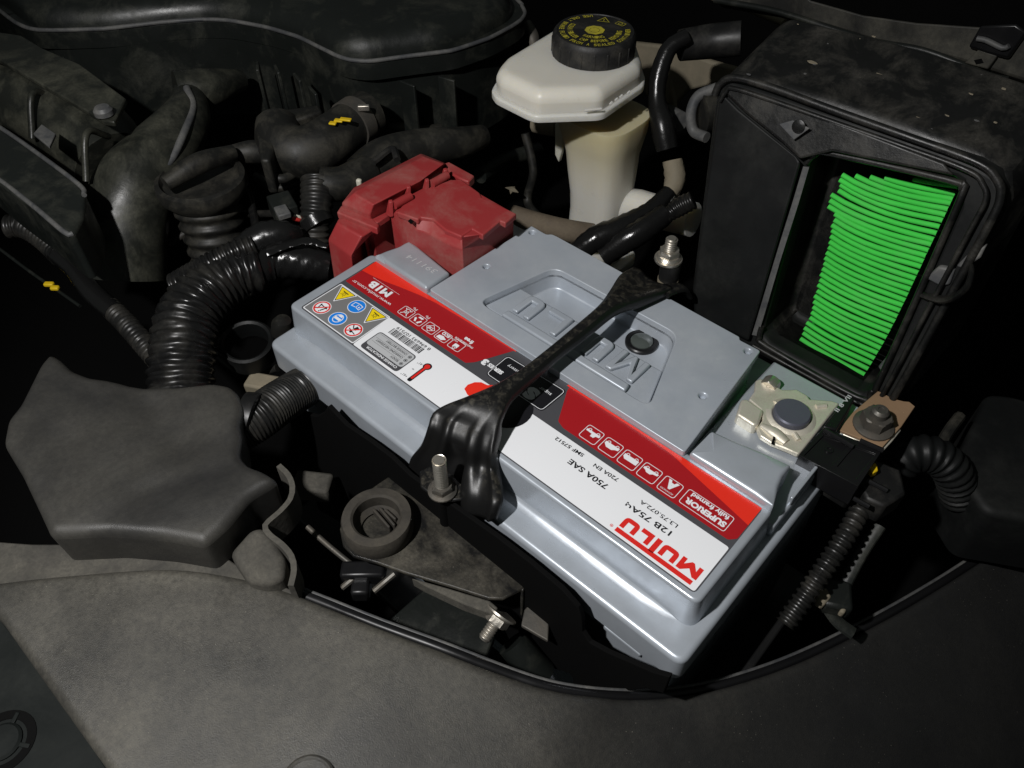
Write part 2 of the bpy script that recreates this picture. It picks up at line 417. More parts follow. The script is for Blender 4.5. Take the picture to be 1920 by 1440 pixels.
# text laid on a plane
_tc = bpy.data.curves.new('lettering_source', 'FONT'); _to = bpy.data.objects.new('lettering_source', _tc); col.objects.link(_to)
def glyphs(s, bold=0.0, shear=0.0):
    _tc.body = s; _tc.size = 1.0; _tc.offset = bold; _tc.shear = shear; _tc.resolution_u = 3; _tc.fill_mode = 'FRONT'
    bpy.context.view_layer.update()
    me = bpy.data.meshes.new_from_object(_to.evaluated_get(bpy.context.evaluated_depsgraph_get()))
    vs = [(v.co.x, v.co.y) for v in me.vertices]; fs = [tuple(p.vertices) for p in me.polygons]
    bpy.data.meshes.remove(me); return vs, fs
def text(mb, s, p0, p1, h, z, bold=0.0, shear=0.0, capital=None):
    """line of print from p0 to p1 (mm on the plane z), cap height h; up is to the left of the reading direction"""
    vs, fs = glyphs(s, bold, shear)
    if not vs: return mb
    xs = [v[0] for v in vs]; x0, x1 = min(xs), max(xs); capv = capital or 0.729
    d = np.array(p1, float) - np.array(p0, float); L = np.linalg.norm(d); d /= L; u = np.array((-d[1], d[0]))
    sx = L / (x1 - x0); sy = h / capv
    q = [np.array(p0) + d * (a - x0) * sx + u * b * sy for a, b in vs]
    return mb.add([(a[0], a[1], z) for a in q], fs)
def flat(mb, poly, z):
    return mb.add([(p[0], p[1], z) for p in poly], [tuple(range(len(poly)))])
def disc(mb, c, r, z, n=28, ry=None):
    return flat(mb, [(c[0] + r * math.cos(2 * math.pi * k / n), c[1] + (ry or r) * math.sin(2 * math.pi * k / n)) for k in range(n)], z)
def ringp(mb, poly, w, z):
    """thin printed outline of a polygon (inset by w)"""
    n = len(poly); A = np.array(poly, float)
    ar = 0.5 * np.sum(A[:, 0] * np.roll(A[:, 1], -1) - np.roll(A[:, 0], -1) * A[:, 1]); sg = 1 if ar > 0 else -1
    e = np.roll(A, -1, 0) - A; e /= np.linalg.norm(e, axis=1)[:, None] + 1e-9; nn = np.stack([-e[:, 1], e[:, 0]], 1) * sg
    off = nn + np.roll(nn, 1, 0); off /= np.maximum(0.35, (np.linalg.norm(off, axis=1) ** 2 / 2))[:, None]
    B = A + off * w
    return mb.add([(*p, z) for p in A] + [(*p, z) for p in B], [(i, (i + 1) % n, n + (i + 1) % n, n + i) for i in range(n)])
def line(mb, a, b, w, z):
    a = np.array(a, float); b = np.array(b, float); d = b - a; d /= np.linalg.norm(d) + 1e-9; u = np.array((-d[1], d[0])) * w / 2
    return flat(mb, [a + u, b + u, b - u, a - u], z)
def rrect(cx, cy, w, h, r=1.0):
    return rounded([(cx - w / 2, cy - h / 2), (cx + w / 2, cy - h / 2), (cx + w / 2, cy + h / 2), (cx - w / 2, cy + h / 2)], r, 4)
# ------------------------------------------------------------------ engine bay shell (setting)
b = box((-60, 180, -262), (1900, 1500, 20)); struct('engine_bay_floor', b, 'void', smooth=None)
b = box((0, 760, -20), (2600, 20, 560)); struct('firewall', b, 'void', smooth=None)
b = box((640, 180, -100), (20, 1200, 330)); struct('inner_wing_wall', b, 'void', smooth=None)
b = box((-900, 180, -100), (20, 1200, 420)); struct('far_wing_wall', b, 'void', smooth=None)

# ------------------------------------------------------------------ car battery
BT = thing('car_battery', 'silver grey car battery with red and white label lying upside down to the viewer', 'battery', (135, 71, -190))
c = box((135.6, 71, -112), (268, 160, 158)); obj('case', c, 'silver', BT, bevel=3, seg=3)
c = box((135.6, -9.6, -52), (236, 2.4, 3.0)); obj('case_rib', c, 'silver', BT, bevel=0.7)
FL = rounded([(-3.2, -16.6), (274.4, -16.6), (274.4, 158.4), (-3.2, 158.4)], 6, 6)
obj('lid_flange', patch(FL, -18.8, 2.6, 14.5, 12), 'silver', BT)
PLT = rounded([(0, 0), (267, 0), (267, 61.5), (0, 61.5)], 4.5, 6)
obj('label_platform', patch(PLT, 0, 1.8, 17.4, 10, draft=1.6), 'silver', BT)
# soft foot where the platform meets the flange
rg = []
for x, k in ((5, .05), (12, .7), (24, 1), (245, 1), (256, .7), (262.5, .05)):
    rg.append([(x, -.8, -18.9 + 3.4 * k), (x, -1.0 - .9 * k, -18.9 + 1.8 * k), (x, -1.2 - 2.0 * k, -18.9 + .8 * k), (x, -1.3 - 4.0 * k, -18.9 + .12), (x, -1.0, -19.5), (x, 0, -19.5)])
obj('platform_fillet', loft(rg), 'silver', BT, smooth=60)
obj('cover_base', prism([(54, 60, -19), (219.5, 60, -19), (212.5, 137.5, -19), (57.5, 138, -19)], (0, 0, 20.5)), 'lid', BT, bevel=0.8)
CO = [(52.3, 58.2), (221.3, 57.6), (213.7, 138.9), (201.4, 138.6), (200.3, 140.6), (74, 142.4), (70.5, 142.0), (68.6, 139.6), (56.0, 140.2)]
cov = obj('vent_cover', prism([(x, y, -1.0) for x, y in rounded(CO, 1.6, 3)], (0, 0, 5.0)), 'lid', BT, bevel=1.0, seg=3, angle=50)
RC = [(79.3, 69.0), (91.7, 119.6), (175.4, 120.6), (193.6, 69.3)]
rcr = rounded(RC, 7, 7)
cx, cy = 134.5, 95
def rec(z, k): return [(cx + (x - cx) * k, cy + (y - cy) * k, z) for x, y in rcr]
cut = loft([rec(-8.2, 0.945), rec(4.6, 1.0)])
holes = [lathe((x, y, 0.5), (0, 0, 1), [(1.5, 0), (1.7, 2.5), (2.5, 3.7), (2.5, 6)], 16) for x, y in ((60.8, 135.6), (62.3, 93.9), (209, 134.2), (208.5, 92.7))]
boolean(cov, [cut] + holes)
boolean(bpy.data.objects['cover_base'], [loft([rec(-8.2, 0.945), rec(4.6, 1.0)])])
# tray inside the recess: letter shelf, raised maker's name and level eye
obj('letter_shelf', prism([(81.8, 71.2, -8.3), (87.2, 95.6, -8.3), (183.2, 95.8, -8.3), (191.6, 70.6, -8.3)], (0, 0, 9.2)), 'lid', BT, bevel=0.9, seg=3)
obj('raised_bar', prism([(95.5, 70.2, 0.8), (96.2, 75.4, 0.8), (177.4, 75.2, 0.8), (178.2, 70.0, 0.8)], (0, 0, 3.3)), 'lid', BT, bevel=1.1, seg=3)
def logo_letter(ch, xr, xl, yt, yb, w):
    """outline of one stylised capital; xr = start of reading (right), yt = top of the letter (near side)"""
    if ch == 'M':
        m = (xr + xl) / 2
        return [(xr, yb), (xr, yt), (xr - w * .95, yt), (m, yb - w * 1.5), (xl + w * .95, yt), (xl, yt), (xl, yb), (xl + w * .9, yb),
                (xl + w * .9, yt + w * 1.5), (m - w * .25, yb), (m + w * .25, yb), (xr - w * .9, yt + w * 1.5), (xr - w * .9, yb)]
    if ch == 'U':
        r = w * 1.1
        o = rounded([(xr, yt), (xr, yb), (xl, yb), (xl, yt)], 1, 1)
        return [(xr, yt)] + rounded([(xr, yt), (xr, yb), (xl, yb), (xl, yt)], r, 4)[5:15] + [(xl, yt), (xl + w, yt), (xl + w, yb - w), (xr - w, yb - w), (xr - w, yt)]
    if ch == 'L':
        return [(xr, yt), (xr, yb), (xl, yb), (xl, yb - w), (xr - w, yb - w), (xr - w, yt)]
    return [(xr, yt), (xr, yb), (xl, yb), (xl, yt)]
for ch, xr, xl in (('M', 177, 160), ('U', 155.5, 144), ('T', 139, 134.5), ('L', 127, 112), ('U', 108.5, 96.5)):
    yt = 75.6 if ch == 'T' else 77.6
    obj('raised_letter', prism([(x, y, 0.8) for x, y in logo_letter(ch, xr, xl, yt, 93.8, 3.9)], (0, 0, 2.5)), 'lid', BT, bevel=0.7, seg=2, angle=30)
EY = Z(1203, 642, -7.5)
eye = obj('level_eye', lathe((EY[0], EY[1], -8.3), (0, 0, 1), [(9.0, 0), (9.0, 1.6), (8.4, 2.2), (6.6, 2.2), (6.2, 1.4), (0.1, 1.4)], 36), 'black_clean', BT)
obj('eye_lens', lathe((EY[0], EY[1], -7.0), (0, 0, 1), [(6.1, 0), (6.0, 1.0), (4.8, 1.9), (2.6, 2.5), (0.05, 2.7)], 32), 'glass', eye)
# end blocks
LB = [(7.0, 57.3)] + [tuple(Z(u, v, 5)[:2]) for u, v in ((710, 474.5), (722.5, 469), (747.5, 460.6), (758, 454))] + [(12.9, 81.0), (51.3, 75.6), (51.0, 57.1)]
obj('end_block', patch(rounded(LB, 1.6, 4), 5, 2.3, 22, 8), 'silver', BT)
m = MB(); text(m, '391114', Z(822, 508, 5.1)[:2], Z(768, 477, 5.1)[:2], 3.8, 5.12, 0.0, 0.1); obj('date_code', m, 'i_lgrey', BT, smooth=None)
RB = [(223.2, 58.4), (223.6, 76.8), (234.9, 78.6), (248, 81.5), (261.5, 83.6), (261.6, 76), (263, 69.5), (266.8, 58.3)]
obj('end_block', patch(rounded(RB, 1.4, 4), 5, 2.4, 22, 8), 'silver', BT)
obj('well_floor', prism([(218, 60, -19), (270, 60, -19), (270, 152, -19), (218, 152, -19)], (0, 0, 8.5)), 'silver', BT, bevel=1.2)
obj('terminal_wall', box((268.8, 100, -12), (1.6, 50, 14)), 'silver', BT, bevel=0.5)

# printed label
z0 = 0.12
LBx = flat(MB(), rounded([(7.0, 3.1), (263.2, 3.0), (263.0, 57.6), (7.2, 57.6)], 2.2, 4), z0)
LAB = obj('label', LBx, 'i_grey', BT, smooth=None)
def pr(name, mb, m): return obj(name, mb, m, LAB, smooth=None)
m = MB(); flat(m, rounded([(50.6, 3.7), (262.6, 3.6), (262.4, 30.7), (49.9, 30.7)], 1.2, 3), z0 + .07); pr('white_panel', m, 'i_white')
m = MB(); flat(m, rounded([(8.3, 34.2), (104.2, 33.6), (107.4, 37.2), (117, 57.2), (8.0, 57.2)], 0.8, 3), z0 + .07)
flat(m, rounded([(154.2, 57.2), (155.2, 53.6), (164.4, 35.6), (168.8, 33.9), (259.8, 33.6), (262.6, 36.6), (262.6, 57.2)], 0.8, 3), z0 + .07); pr('dark_red_panel', m, 'i_dred')
m = MB(); flat(m, [(8.0, 57.3), (8.2, 46.6), (15, 47.2), (25, 48.8), (36, 51.4), (48.7, 54.0), (60, 55.5), (80, 56.2), (118, 56.8), (118, 57.3)], z0 + .13)
flat(m, [(153, 57.3), (153, 56.2), (195, 56.0), (208, 55.9), (216, 55.4), (262.6, 45.6), (262.6, 57.3)], z0 + .13)
flat(m, [(116.2, 20.4), (115.6, 23.5), (117, 27.0), (119.5, 29.2), (123, 29.8), (126, 32.4), (136, 33.5), (136, 20), (128, 18), (120, 18.6)], z0 + .13); pr('bright_red_flash', m, 'i_bred')
m = MB(); disc(m, (141, 25.5), 12.5, z0 + .11); flat(m, rounded([(117, 34.6), (154.8, 34.6), (155.4, 53.4), (116.6, 52.2)], 2.5, 4), z0 + .15); pr('black_badge', m, 'i_black')
m = MB(); flat(m, rounded([(8.0, 3.9), (50.2, 3.9), (50.0, 31.0), (8.2, 31.0)], 1.0, 3), z0 + .08)
P = [((10.6, 30.0), (22.8, 29.8), (16.7, 19.0)), ((36.7, 29.6), (48.9, 29.6), (42.6, 18.8))]
def grow(t, k):
    c = np.mean(np.array(t), 0); return [tuple(c + (np.array(p) - c) * k) for p in t]
circ = {'smoke': (16.1, 11.0), 'book': (29.7, 24.3), 'mask': (29.5, 11.0), 'child': (42.7, 10.9)}
pr('warning_panel', m, 'i_white')
m = MB(); flat(m, rounded([(8.6, 4.5), (49.6, 4.5), (49.4, 30.4), (8.8, 30.4)], 0.8, 3), z0 + .13); pr('warning_ground', m, 'i_mid')
m = MB()
for t in P: flat(m, rounded(grow(t, 1.12), 0.8, 3), z0 + .17)
for cc in circ.values(): disc(m, cc, 5.2, z0 + .17)
pr('sign_edge', m, 'i_white')
m = MB()
for t in P: flat(m, rounded(grow(t, 0.98), 0.6, 3), z0 + .20)
pr('sign_outline', m, 'i_black')
m = MB()
for t in P: flat(m, rounded(grow(t, 0.86), 0.5, 3), z0 + .23)
pr('yellow_sign', m, 'i_yel')
m = MB()
for k in ('book', 'mask'): disc(m, circ[k], 4.8, z0 + .21)
pr('blue_sign', m, 'i_blue')
m = MB()
for k in ('smoke', 'child'):
    cx_, cy_ = circ[k]
    n = 32; A = [(cx_ + 4.8 * math.cos(2 * math.pi * i / n), cy_ + 4.8 * math.sin(2 * math.pi * i / n)) for i in range(n)]; ringp(m, A, 0.9, z0 + .24)
    line(m, (cx_ - 2.9, cy_ - 2.9), (cx_ + 2.9, cy_ + 2.9), 0.85, z0 + .26)
pr('red_ring', m, 'i_red')
m = MB(); zz = z0 + .24
x, y = circ['smoke']; line(m, (x + 3.2, y + .8), (x - 2.6, y + 1.4), .6, zz); line(m, (x + 1, y - 2.4), (x + 2.4, y + 1.6), .8, zz); line(m, (x - 1.5, y - 2.2), (x - 2.2, y + 2), .7, zz); disc(m, (x - 2.6, y - 2.2), .5, zz, 10); disc(m, (x + .8, y - 3), .4, zz, 10)
x, y = circ['child']; line(m, (x + 3, y - 2), (x - 3, y - .4), .55, zz); flat(m, [(x + 1.8, y + 2.6), (x - .2, y + 3.2), (x - .8, y + .6), (x + 1.2, y + .2)], zz); disc(m, (x - .2, y - 1.8), .8, zz, 12); line(m, (x - .8, y + .6), (x - 2.8, y + 2.8), .6, zz)
for t in P:
    c2 = np.mean(np.array(t), 0)
    for k in range(9):
        an = 2 * math.pi * k / 9 + .2; line(m, c2 + np.array((math.cos(an), math.sin(an))) * .6, c2 + np.array((math.cos(an), math.sin(an))) * (2.2 if k % 2 else 1.5), .3, z0 + .26)
    line(m, c2 + np.array((-2.4, 1.6)), c2 + np.array((2.2, 1.2)), .5, z0 + .26)
pr('black_pictogram', m, 'i_black')
m = MB(); zz = z0 + .25
x, y = circ['book']; ringp(m, [(x - 3.2, y - 1.6), (x, y - 1.0), (x + 3.2, y - 1.6), (x + 3.2, y + 2), (x, y + 2.6), (x - 3.2, y + 2)], .45, zz); line(m, (x, y - 1), (x, y + 2.6), .4, zz); line(m, (x + 1.6, y - .4), (x + 1.6, y + .8), .7, zz)
x, y = circ['mask']; n = 20; ringp(m, [(x + 2.9 * math.cos(2 * math.pi * i / n), y + .2 + 3.4 * math.sin(2 * math.pi * i / n)) for i in range(n)], .5, zz); flat(m, rounded([(x - 2.6, y - .9), (x + 2.6, y - .9), (x + 2.4, y + .8), (x - 2.4, y + .8)], .6, 3), zz); flat(m, [(x - 1.6, y + 1.7), (x + 1.6, y + 1.7), (x + .9, y + 3), (x - .9, y + 3)], zz)
pr('white_pictogram', m, 'i_white')
def lt(s, p0, p1, h, z, bold=0.0, shear=0.0):
    q = MB(); text(q, s, p0, p1, h, z, bold, shear)
    return pr('lettering', q, INK)
INK = 'i_black'
# barcode, charge table, thermometer
m = MB(); random.seed(5); xb = 81.4
while xb > 58.2:
    w = random.choice((.25, .25, .5, .5, .75)); flat(m, [(xb, 22.0), (xb - w, 22.0), (xb - w, 26.5), (xb, 26.5)], z0 + .13); xb -= w + random.choice((.25, .3, .5))
pr('barcode', m, 'i_black'); m = MB()
lt('8 696693 107519', (83.8, 28.9), (58.6, 28.9), 2.0, z0 + .13, 0.012)
lt('12B 75A\u0447', (240.2, 21.0), (216.8, 20.6), 2.9, z0 + .13, 0.02)
lt('L3.75.072.A', (240.2, 25.6), (220.7, 25.6), 2.1, z0 + .13, 0.012)
lt('750A SAE', (205.3, 22.0), (183.2, 22.2), 3.0, z0 + .13, 0.025)
lt('720A EN', (206.6, 28.0), (193.2, 27.6), 2.1, z0 + .13, 0.02)
lt('SMF 57512', (186.4, 28.3), (170.0, 27.8), 2.0, z0 + .13, 0.025)
lt('-41\u00b0', (89.3, 18.4), (85.6, 18.4), 1.7, z0 + .13, 0.0); lt('+61\u00b0', (89.0, 7.6), (84.9, 7.6), 1.7, z0 + .13, 0.0); lt('*', (88.2, 13.6), (86.6, 13.6), 1.6, z0 + .13)
flat(m, rrect(91.4, 12.0, 2.5, 13.5, 1.2), z0 + .12); disc(m, (91.6, 18.6), 2.4, z0 + .125)
pr('thermometer', m, 'i_black')
m = MB(); flat(m, rrect(91.45, 12.6, 1.3, 10.5, .6), z0 + .16); disc(m, (91.6, 18.5), 1.6, z0 + .165); pr('thermometer_fill', m, 'i_red')
for ch, xr, xl in (('M', 260.3, 250.3), ('U', 249.0, 241.2), ('T', 239.9, 237.4), ('L', 236.0, 230.0), ('U', 228.9, 221.2)):
    m = MB(); flat(m, logo_letter(ch, xr, xl, 6.8 if ch == 'T' else 8.2, 14.5, 2.25), z0 + .14); pr('logo_letter', m, 'i_red')
m = MB(); flat(m, [(259.7, 4.9), (259.7, 7.2), (221.1, 7.3), (221.1, 5.0)], z0 + .14); pr('logo_bar', m, 'i_red'); m = MB()
A = [(218.8 + .75 * math.cos(i * math.pi / 8), 6.2 + .75 * math.sin(i * math.pi / 8)) for i in range(16)]; ringp(m, A, .22, z0 + .14); disc(m, (218.8, 6.2), .3, z0 + .14, 8)
pr('trade_mark', m, 'i_red')
m = MB(); flat(m, rrect(68.4, 12.6, 28.6, 14.8, 2.4), z0 + .12); pr('charge_table_edge', m, 'i_grey')
m = MB(); flat(m, rounded([(54.7, 9.0), (82.1, 9.0), (82.1, 19.4), (54.7, 19.4)], 2.0, 4), z0 + .16); pr('charge_table', m, 'i_lgrey')
for i, s in enumerate(('READY', 'CHARGING NECESSARY', 'CHANGE BATTERY')):
    lt(s, (77.6, 11.8 + i * 3.1), (77.6 - len(s) * 1.12, 11.8 + i * 3.1), 1.5, z0 + .2, 0.01)
    m = MB(); A = [(80 + 1.05 * math.cos(k * math.pi / 8), 11.0 + i * 3.1 + 1.05 * math.sin(k * math.pi / 8)) for k in range(16)]; ringp(m, A, .25, z0 + .2); disc(m, (80, 11.0 + i * 3.1), .5, z0 + .2, 10)
    line(m, (56, 12.4 + i * 3.1), (78, 12.4 + i * 3.1), .12, z0 + .2); pr('table_row_mark', m, 'i_black')
INK = 'i_white'
# white print on the red band and badge
zz = z0 + .2
lt('CHARGE INDICATOR', (80.5, 8.2), (57.5, 8.2), 1.6, zz, 0.02)
lt('M1B', (36.2, 45.2), (20.0, 44.8), 5.0, zz, 0.05); lt('www.mutlu.com.tr', (42.6, 38.6), (11.0, 38.2), 2.3, zz, 0.0)
m = MB(); line(m, (40, 46.6), (18, 46.6), .16, zz); pr('underline', m, 'i_white'); lt('sealed', (90.5, 42.0), (92.7 - 8, 42.0), 1.2, zz)
lt('maintenance', (99.6, 44.2), (87.0, 44.0), 1.7, zz, 0.01); lt('free', (97.0, 47.6), (91.0, 47.4), 2.7, zz, 0.04)
lt('Pb', (56.6, 45.2), (53.8, 45.2), 1.7, zz); lt('Pb', (66.4, 45.2), (63.6, 45.2), 1.7, zz)
for i, x in enumerate((53.4, 62.8, 72.4, 81.9, 91.8)):
    m = MB(); ringp(m, rrect(x, 39.5, 8.3, 7.0, 1.4), .3, zz)
    if i == 0:
        line(m, (x - 2.4, 37), (x + 2.4, 42), .45, zz); line(m, (x + 2.4, 37), (x - 2.4, 42), .45, zz); ringp(m, [(x - 1.5, 38.4), (x + 1.5, 38.4), (x + 1.2, 42), (x - 1.2, 42)], .35, zz)
    elif i == 1:
        for k in range(3):
            an = math.pi / 2 + k * 2 * math.pi / 3; p = np.array((x, 39.6)); d = np.array((math.cos(an), math.sin(an))); e = np.array((-d[1], d[0]))
            flat(m, [p + d * 1.3 + e * 1.5, p + d * 2.4 + e * 1.1, p + d * 2.4 - e * .9, p + d * 1.3 - e * .9], zz); flat(m, [p + d * 1.0 - e * .9, p + d * 2.8 - e * .9, p + d * 1.9 - e * 2.0], zz)
    elif i == 2:
        ringp(m, [(x, 36.6), (x + 3.2, 39.5), (x, 42.4), (x - 3.2, 39.5)], .35, zz); lt('TSE', (x + 1.9, 40.4), (x - 1.9, 40.4), 1.8, zz, 0.03)
    elif i == 3:
        lt('ECO', (x + 2.9, 42.3), (x - 2.3, 42.3), 2.0, zz, 0.05); flat(m, [(x - 3, 37), (x + 1, 36.8), (x + 3, 38.6), (x, 39.8), (x - 2.6, 39.2)], zz)
    else:
        flat(m, rrect(x, 39.0, 3.0, 2.8, .5), zz); n = 12; ringp(m, [(x + 1.0 * math.cos(k * math.pi / 6), 37.4 + 1.1 * math.sin(k * math.pi / 6)) for k in range(12)], .35, zz)
    pr('icon', m, 'i_white')
for i, x in enumerate((181.6, 192.9, 203.9, 214.9, 226.2)):
    m = MB(); ringp(m, rrect(x, 39.7, 9.6, 9.0, 1.5), .32, zz)
    if i == 4:
        lt('A', (x + 2.8, 43.0), (x - 2.8, 43.0), 4.6, zz, 0.06); lt('ADVANCED', (x + 3.4, 44.2 - 6.9), (x - 3.4, 44.2 - 6.9), .9, zz)
    else:
        yb = 41.6; sh = [[(3.9, 0), (3.9, 1.3), (2.2, 1.6), (1.6, 3.0), (-.2, 3.0), (-.4, 1.4), (-3.9, 1.2), (-3.9, 0)],
                         [(3.9, 0), (3.8, 1.5), (2.4, 1.9), (1.0, 3.0), (-2.0, 3.0), (-3.4, 1.9), (-3.9, 1.4), (-3.9, 0)],
                         [(3.9, 0), (3.9, 2.8), (-2.6, 2.9), (-3.9, 1.6), (-3.9, 0)],
                         [(3.9, 0), (3.7, 1.1), (1.6, 1.5), (.4, 2.5), (-1.6, 2.4), (-2.6, 1.5), (-3.9, 1.2), (-3.9, 0)]][i]
        flat(m, [(x + a, yb - b) for a, b in sh], zz)
        for q in (-2.4, 2.4):
            A = [(x + q + .95 * math.cos(k * math.pi / 6), yb + .1 + .95 * math.sin(k * math.pi / 6)) for k in range(12)]; ringp(m, A, .35, zz + .03)
    pr('icon', m, 'i_white')
m = MB(); ringp(m, rounded([(233.2, 35.6), (256.6, 35.6), (256.6, 44.8), (233.2, 44.8)], 1.3, 4), .3, zz); pr('frame_line', m, 'i_white')
lt('SUPERIOR', (255.4, 40.2), (234.8, 40.2), 2.9, zz, 0.05); lt('fully framed', (254.6, 44.0), (235.6, 44.0), 2.4, zz, 0.03)
lt('SERIES', (123.4, 41.8), (113.6, 41.8), 2.3, zz, 0.05); lt('3', (112.8, 42.4), (109.6, 42.4), 3.8, zz, 0.07)
m = MB(); ringp(m, rounded([(117.4, 35.2), (154.2, 35.2), (154.8, 52.8), (117.2, 51.6)], 2.2, 4), .3, zz); pr('frame_line', m, 'i_white')
lt('super', (151.0, 47.0), (143.6, 47.0), 2.2, zz, 0.0); lt('battery', (130.4, 47.8), (121.4, 47.6), 2.0, zz, 0.0)
lt('S', (146.6, 43.6), (139.6, 43.6), 7.0, zz, 0.08); c8 = Z(957, 721, 0); lt('S', (c8[0] + 3.2, c8[1] + 1.6), (c8[0] - 3.2, c8[1] + 1.6), 7.0, zz, 0.08)

# ------------------------------------------------------------------ hold-down bracket across the battery
BK = thing('battery_hold_down_bracket', 'glossy black steel hold-down strap stamped in one piece, bolted across the battery', 'bracket', (140, 60, 0))
rows = [(Z(1187, 500, 10), Z(1262, 540, 10), 1.2, 3), (Z(1163, 514, 12), Z(1238, 549, 12), 1.6, 4), (Z(1143, 544, 14), Z(1199, 563, 14), 2.2, 5), (Z(1121, 574, 16), Z(1154, 584, 16), 2.4, 3),
        (Z(1071, 617, 17), Z(1098, 629, 17), 2.4, 2.8), (Z(1023, 657, 17), Z(1052, 664, 17), 2.4, 2.8), (Z(973, 695, 17), Z(1006, 704, 17), 2.4, 2.8),
        (Z(926, 722, 17), Z(961, 744, 17), 2.4, 3), (Z(880, 741, 16.5), Z(944, 774, 16.5), 2.0, 3), (Z(841, 756, 15), Z(936, 796, 14), 1.5, 3.5),
        (Y(811, 774, -6), Z(931, 826, 9), 1.2, 5), (Y(803, 796, -11), Z(926, 852, 5), 0.6, 4), (Y(790, 832, -15), Y(928, 880, -5.0), 0.3, 3.5),
        (Y(768, 862, -18.5), Y(934, 914, -11), 0.2, 3), (Y(766, 896, -20.5), Y(933, 946, -17), 0.1, 3), (Y(783, 932, -21), Y(925, 977, -20.8), 0.1, 2.5)]
K = [np.array([*a, *b_, c_, d_]) for a, b_, c_, d_ in rows]
G = spline(K, 2.5)
nR = len(G); cs = np.linspace(0, 1, 41)
def bump_(s, c, w, e):            # pressed rib: flat top, steep sides
    return 1 / (1 + math.exp(-(w - abs(s - c)) / e))
m = MB(); V = []
for i, g in enumerate(G):
    a, b_, crown, drop = g[:3], g[3:6], g[6], g[7]
    t = (G[min(i + 1, nR - 1)] - G[max(i - 1, 0)]); t = (t[:3] + t[3:6]); t /= np.linalg.norm(t)
    w = b_ - a; wl = np.linalg.norm(w); w = w / wl; nrm = np.cross(w, t); nrm /= np.linalg.norm(nrm)
    if nrm[2] < 0 and abs(nrm[2]) > .3: nrm = -nrm
    if abs(nrm[2]) <= .3 and nrm[1] > 0: nrm = -nrm
    f = i / (nR - 1)
    row = [a - nrm * drop - w * 0.3, a - nrm * drop * .5 - w * .2, a - nrm * .5]
    foot = min(1, max(0, (f - .67) / .09)); far = min(1, max(0, (.16 - f) / .1)); arm = 1 - min(1, max(0, (f - .5) / .12))
    for s in cs[1:-1]:
        h = crown * (min(1, s / .22, (1 - s) / .22) ** .8)
        rib = foot * (2.6 * bump_(s, .30, .055, .012) + 3.2 * bump_(s, .71, .075, .014) + 1.2 * bump_(s, .04, .05, .012) + 1.6 * bump_(s, .97, .04, .01))
        pock = -foot * 3.4 * bump_(s, .5, .10, .02) * min(1, max(0, (f - .76) / .05)) + 1.6 * foot * bump_(f, .735, .02, .006) * bump_(s, .5, .2, .03)
        dish = -far * 2.6 * bump_(s, .55, .24, .05)
        row.append(a + w * wl * s + nrm * (h + rib + pock + dish))
    row += [b_ - nrm * .5, b_ - nrm * drop * .5 + w * .2, b_ - nrm * drop + w * .3]
    V.append(row)
nc = len(V[0]); vs = [p for r in V for p in r]
m.add(vs, [(i * nc + j, i * nc + j + 1, (i + 1) * nc + j + 1, (i + 1) * nc + j) for i in range(nR - 1) for j in range(nc - 1)])
bo = obj('strap', m, 'bracket', BK, smooth=60, solid=1.8)
# arm of the fork that reaches right past the far bolt
m = tube([Z(1243, 549, 8), Z(1262, 541, 7), Z(1280, 541, 4), Z(1292, 556, -4)], [4.5, 4.5, 4, 3], 10, flat=.5); obj('fork_arm', m, 'bracket', BK, smooth=60)

NS = thing('near_bracket_bolt', 'bright zinc threaded stud and flange nut holding the near foot of the bracket', 'bolt', Y(829, 914, -24))
p = np.array(Y(829, 914, -24)); tip = np.array(Y(822.5, 861, -24)); L = tip[2] - p[2]
obj('stud', thread(p - np.array((0, 0, 6)), (0, 0, 1), 3.3, L + 6, 1.3), 'zinc', NS, smooth=25)
obj('nut', hexnut(p - np.array((0, 0, 2.5)), (0, 0, 1), 5.4, 5.0, .3, 6.9), 'rusty', NS, smooth=30)
obj('bracket_shelf', prism([Z(u, v, p[2] - 3) for u, v in ((786, 884), (806, 872), (850, 890), (878, 918), (872, 936), (846, 938), (812, 930), (788, 912))], (0, 0, -2)), 'bracket', BK, bevel=.8)
obj('shank', lathe(p - np.array((0, 0, 60)), (0, 0, 1), [(3.0, 0), (3.0, 56)], 14), 'void', NS)  # coloured black to stand for the dark below the nut
FS = thing('far_bracket_bolt', 'threaded stud with washer nut on a black sleeve at the far end of the bracket', 'bolt', Z(1253, 520, 6))
p = np.array(Z(1253, 522, 6)); k = 0.93
q1 = np.array(Y(1253, 486, p[1])); q2 = np.array(Y(1256, 444, p[1]))
obj('sleeve', lathe(p - np.array((0, 0, 8)), (0, 0, 1), [(5.6, 0), (5.6, q1[2] - p[2] + 6), (5.2, q1[2] - p[2] + 8)], 24), 'black', FS)
obj('band', lathe(p - np.array((0, 0, 2)), (0, 0, 1), [(5.9, 0), (5.9, 2.2)], 24), 'tan', FS)
obj('washer', lathe(q1 - np.array((0, 0, .4)), (0, 0, 1), [(7.6, 0), (7.8, .5), (7.6, 1.6)], 28), 'zinc', FS)
obj('nut', hexnut(q1 + np.array((0, 0, 1.2)), (0, 0, 1), 5.8, 5.5, .1, 6.8), 'zinc', FS, smooth=30)
obj('stud', thread(q1 + np.array((0, 0, 4)), (0, 0, 1), 3.3, q2[2] - q1[2] - 4, 1.4), 'zinc', FS, smooth=25)
obj('shank', lathe(p - np.array((0, 0, 120)), (0, 0, 1), [(3, 0), (3, 118)], 12), 'rusty', FS)

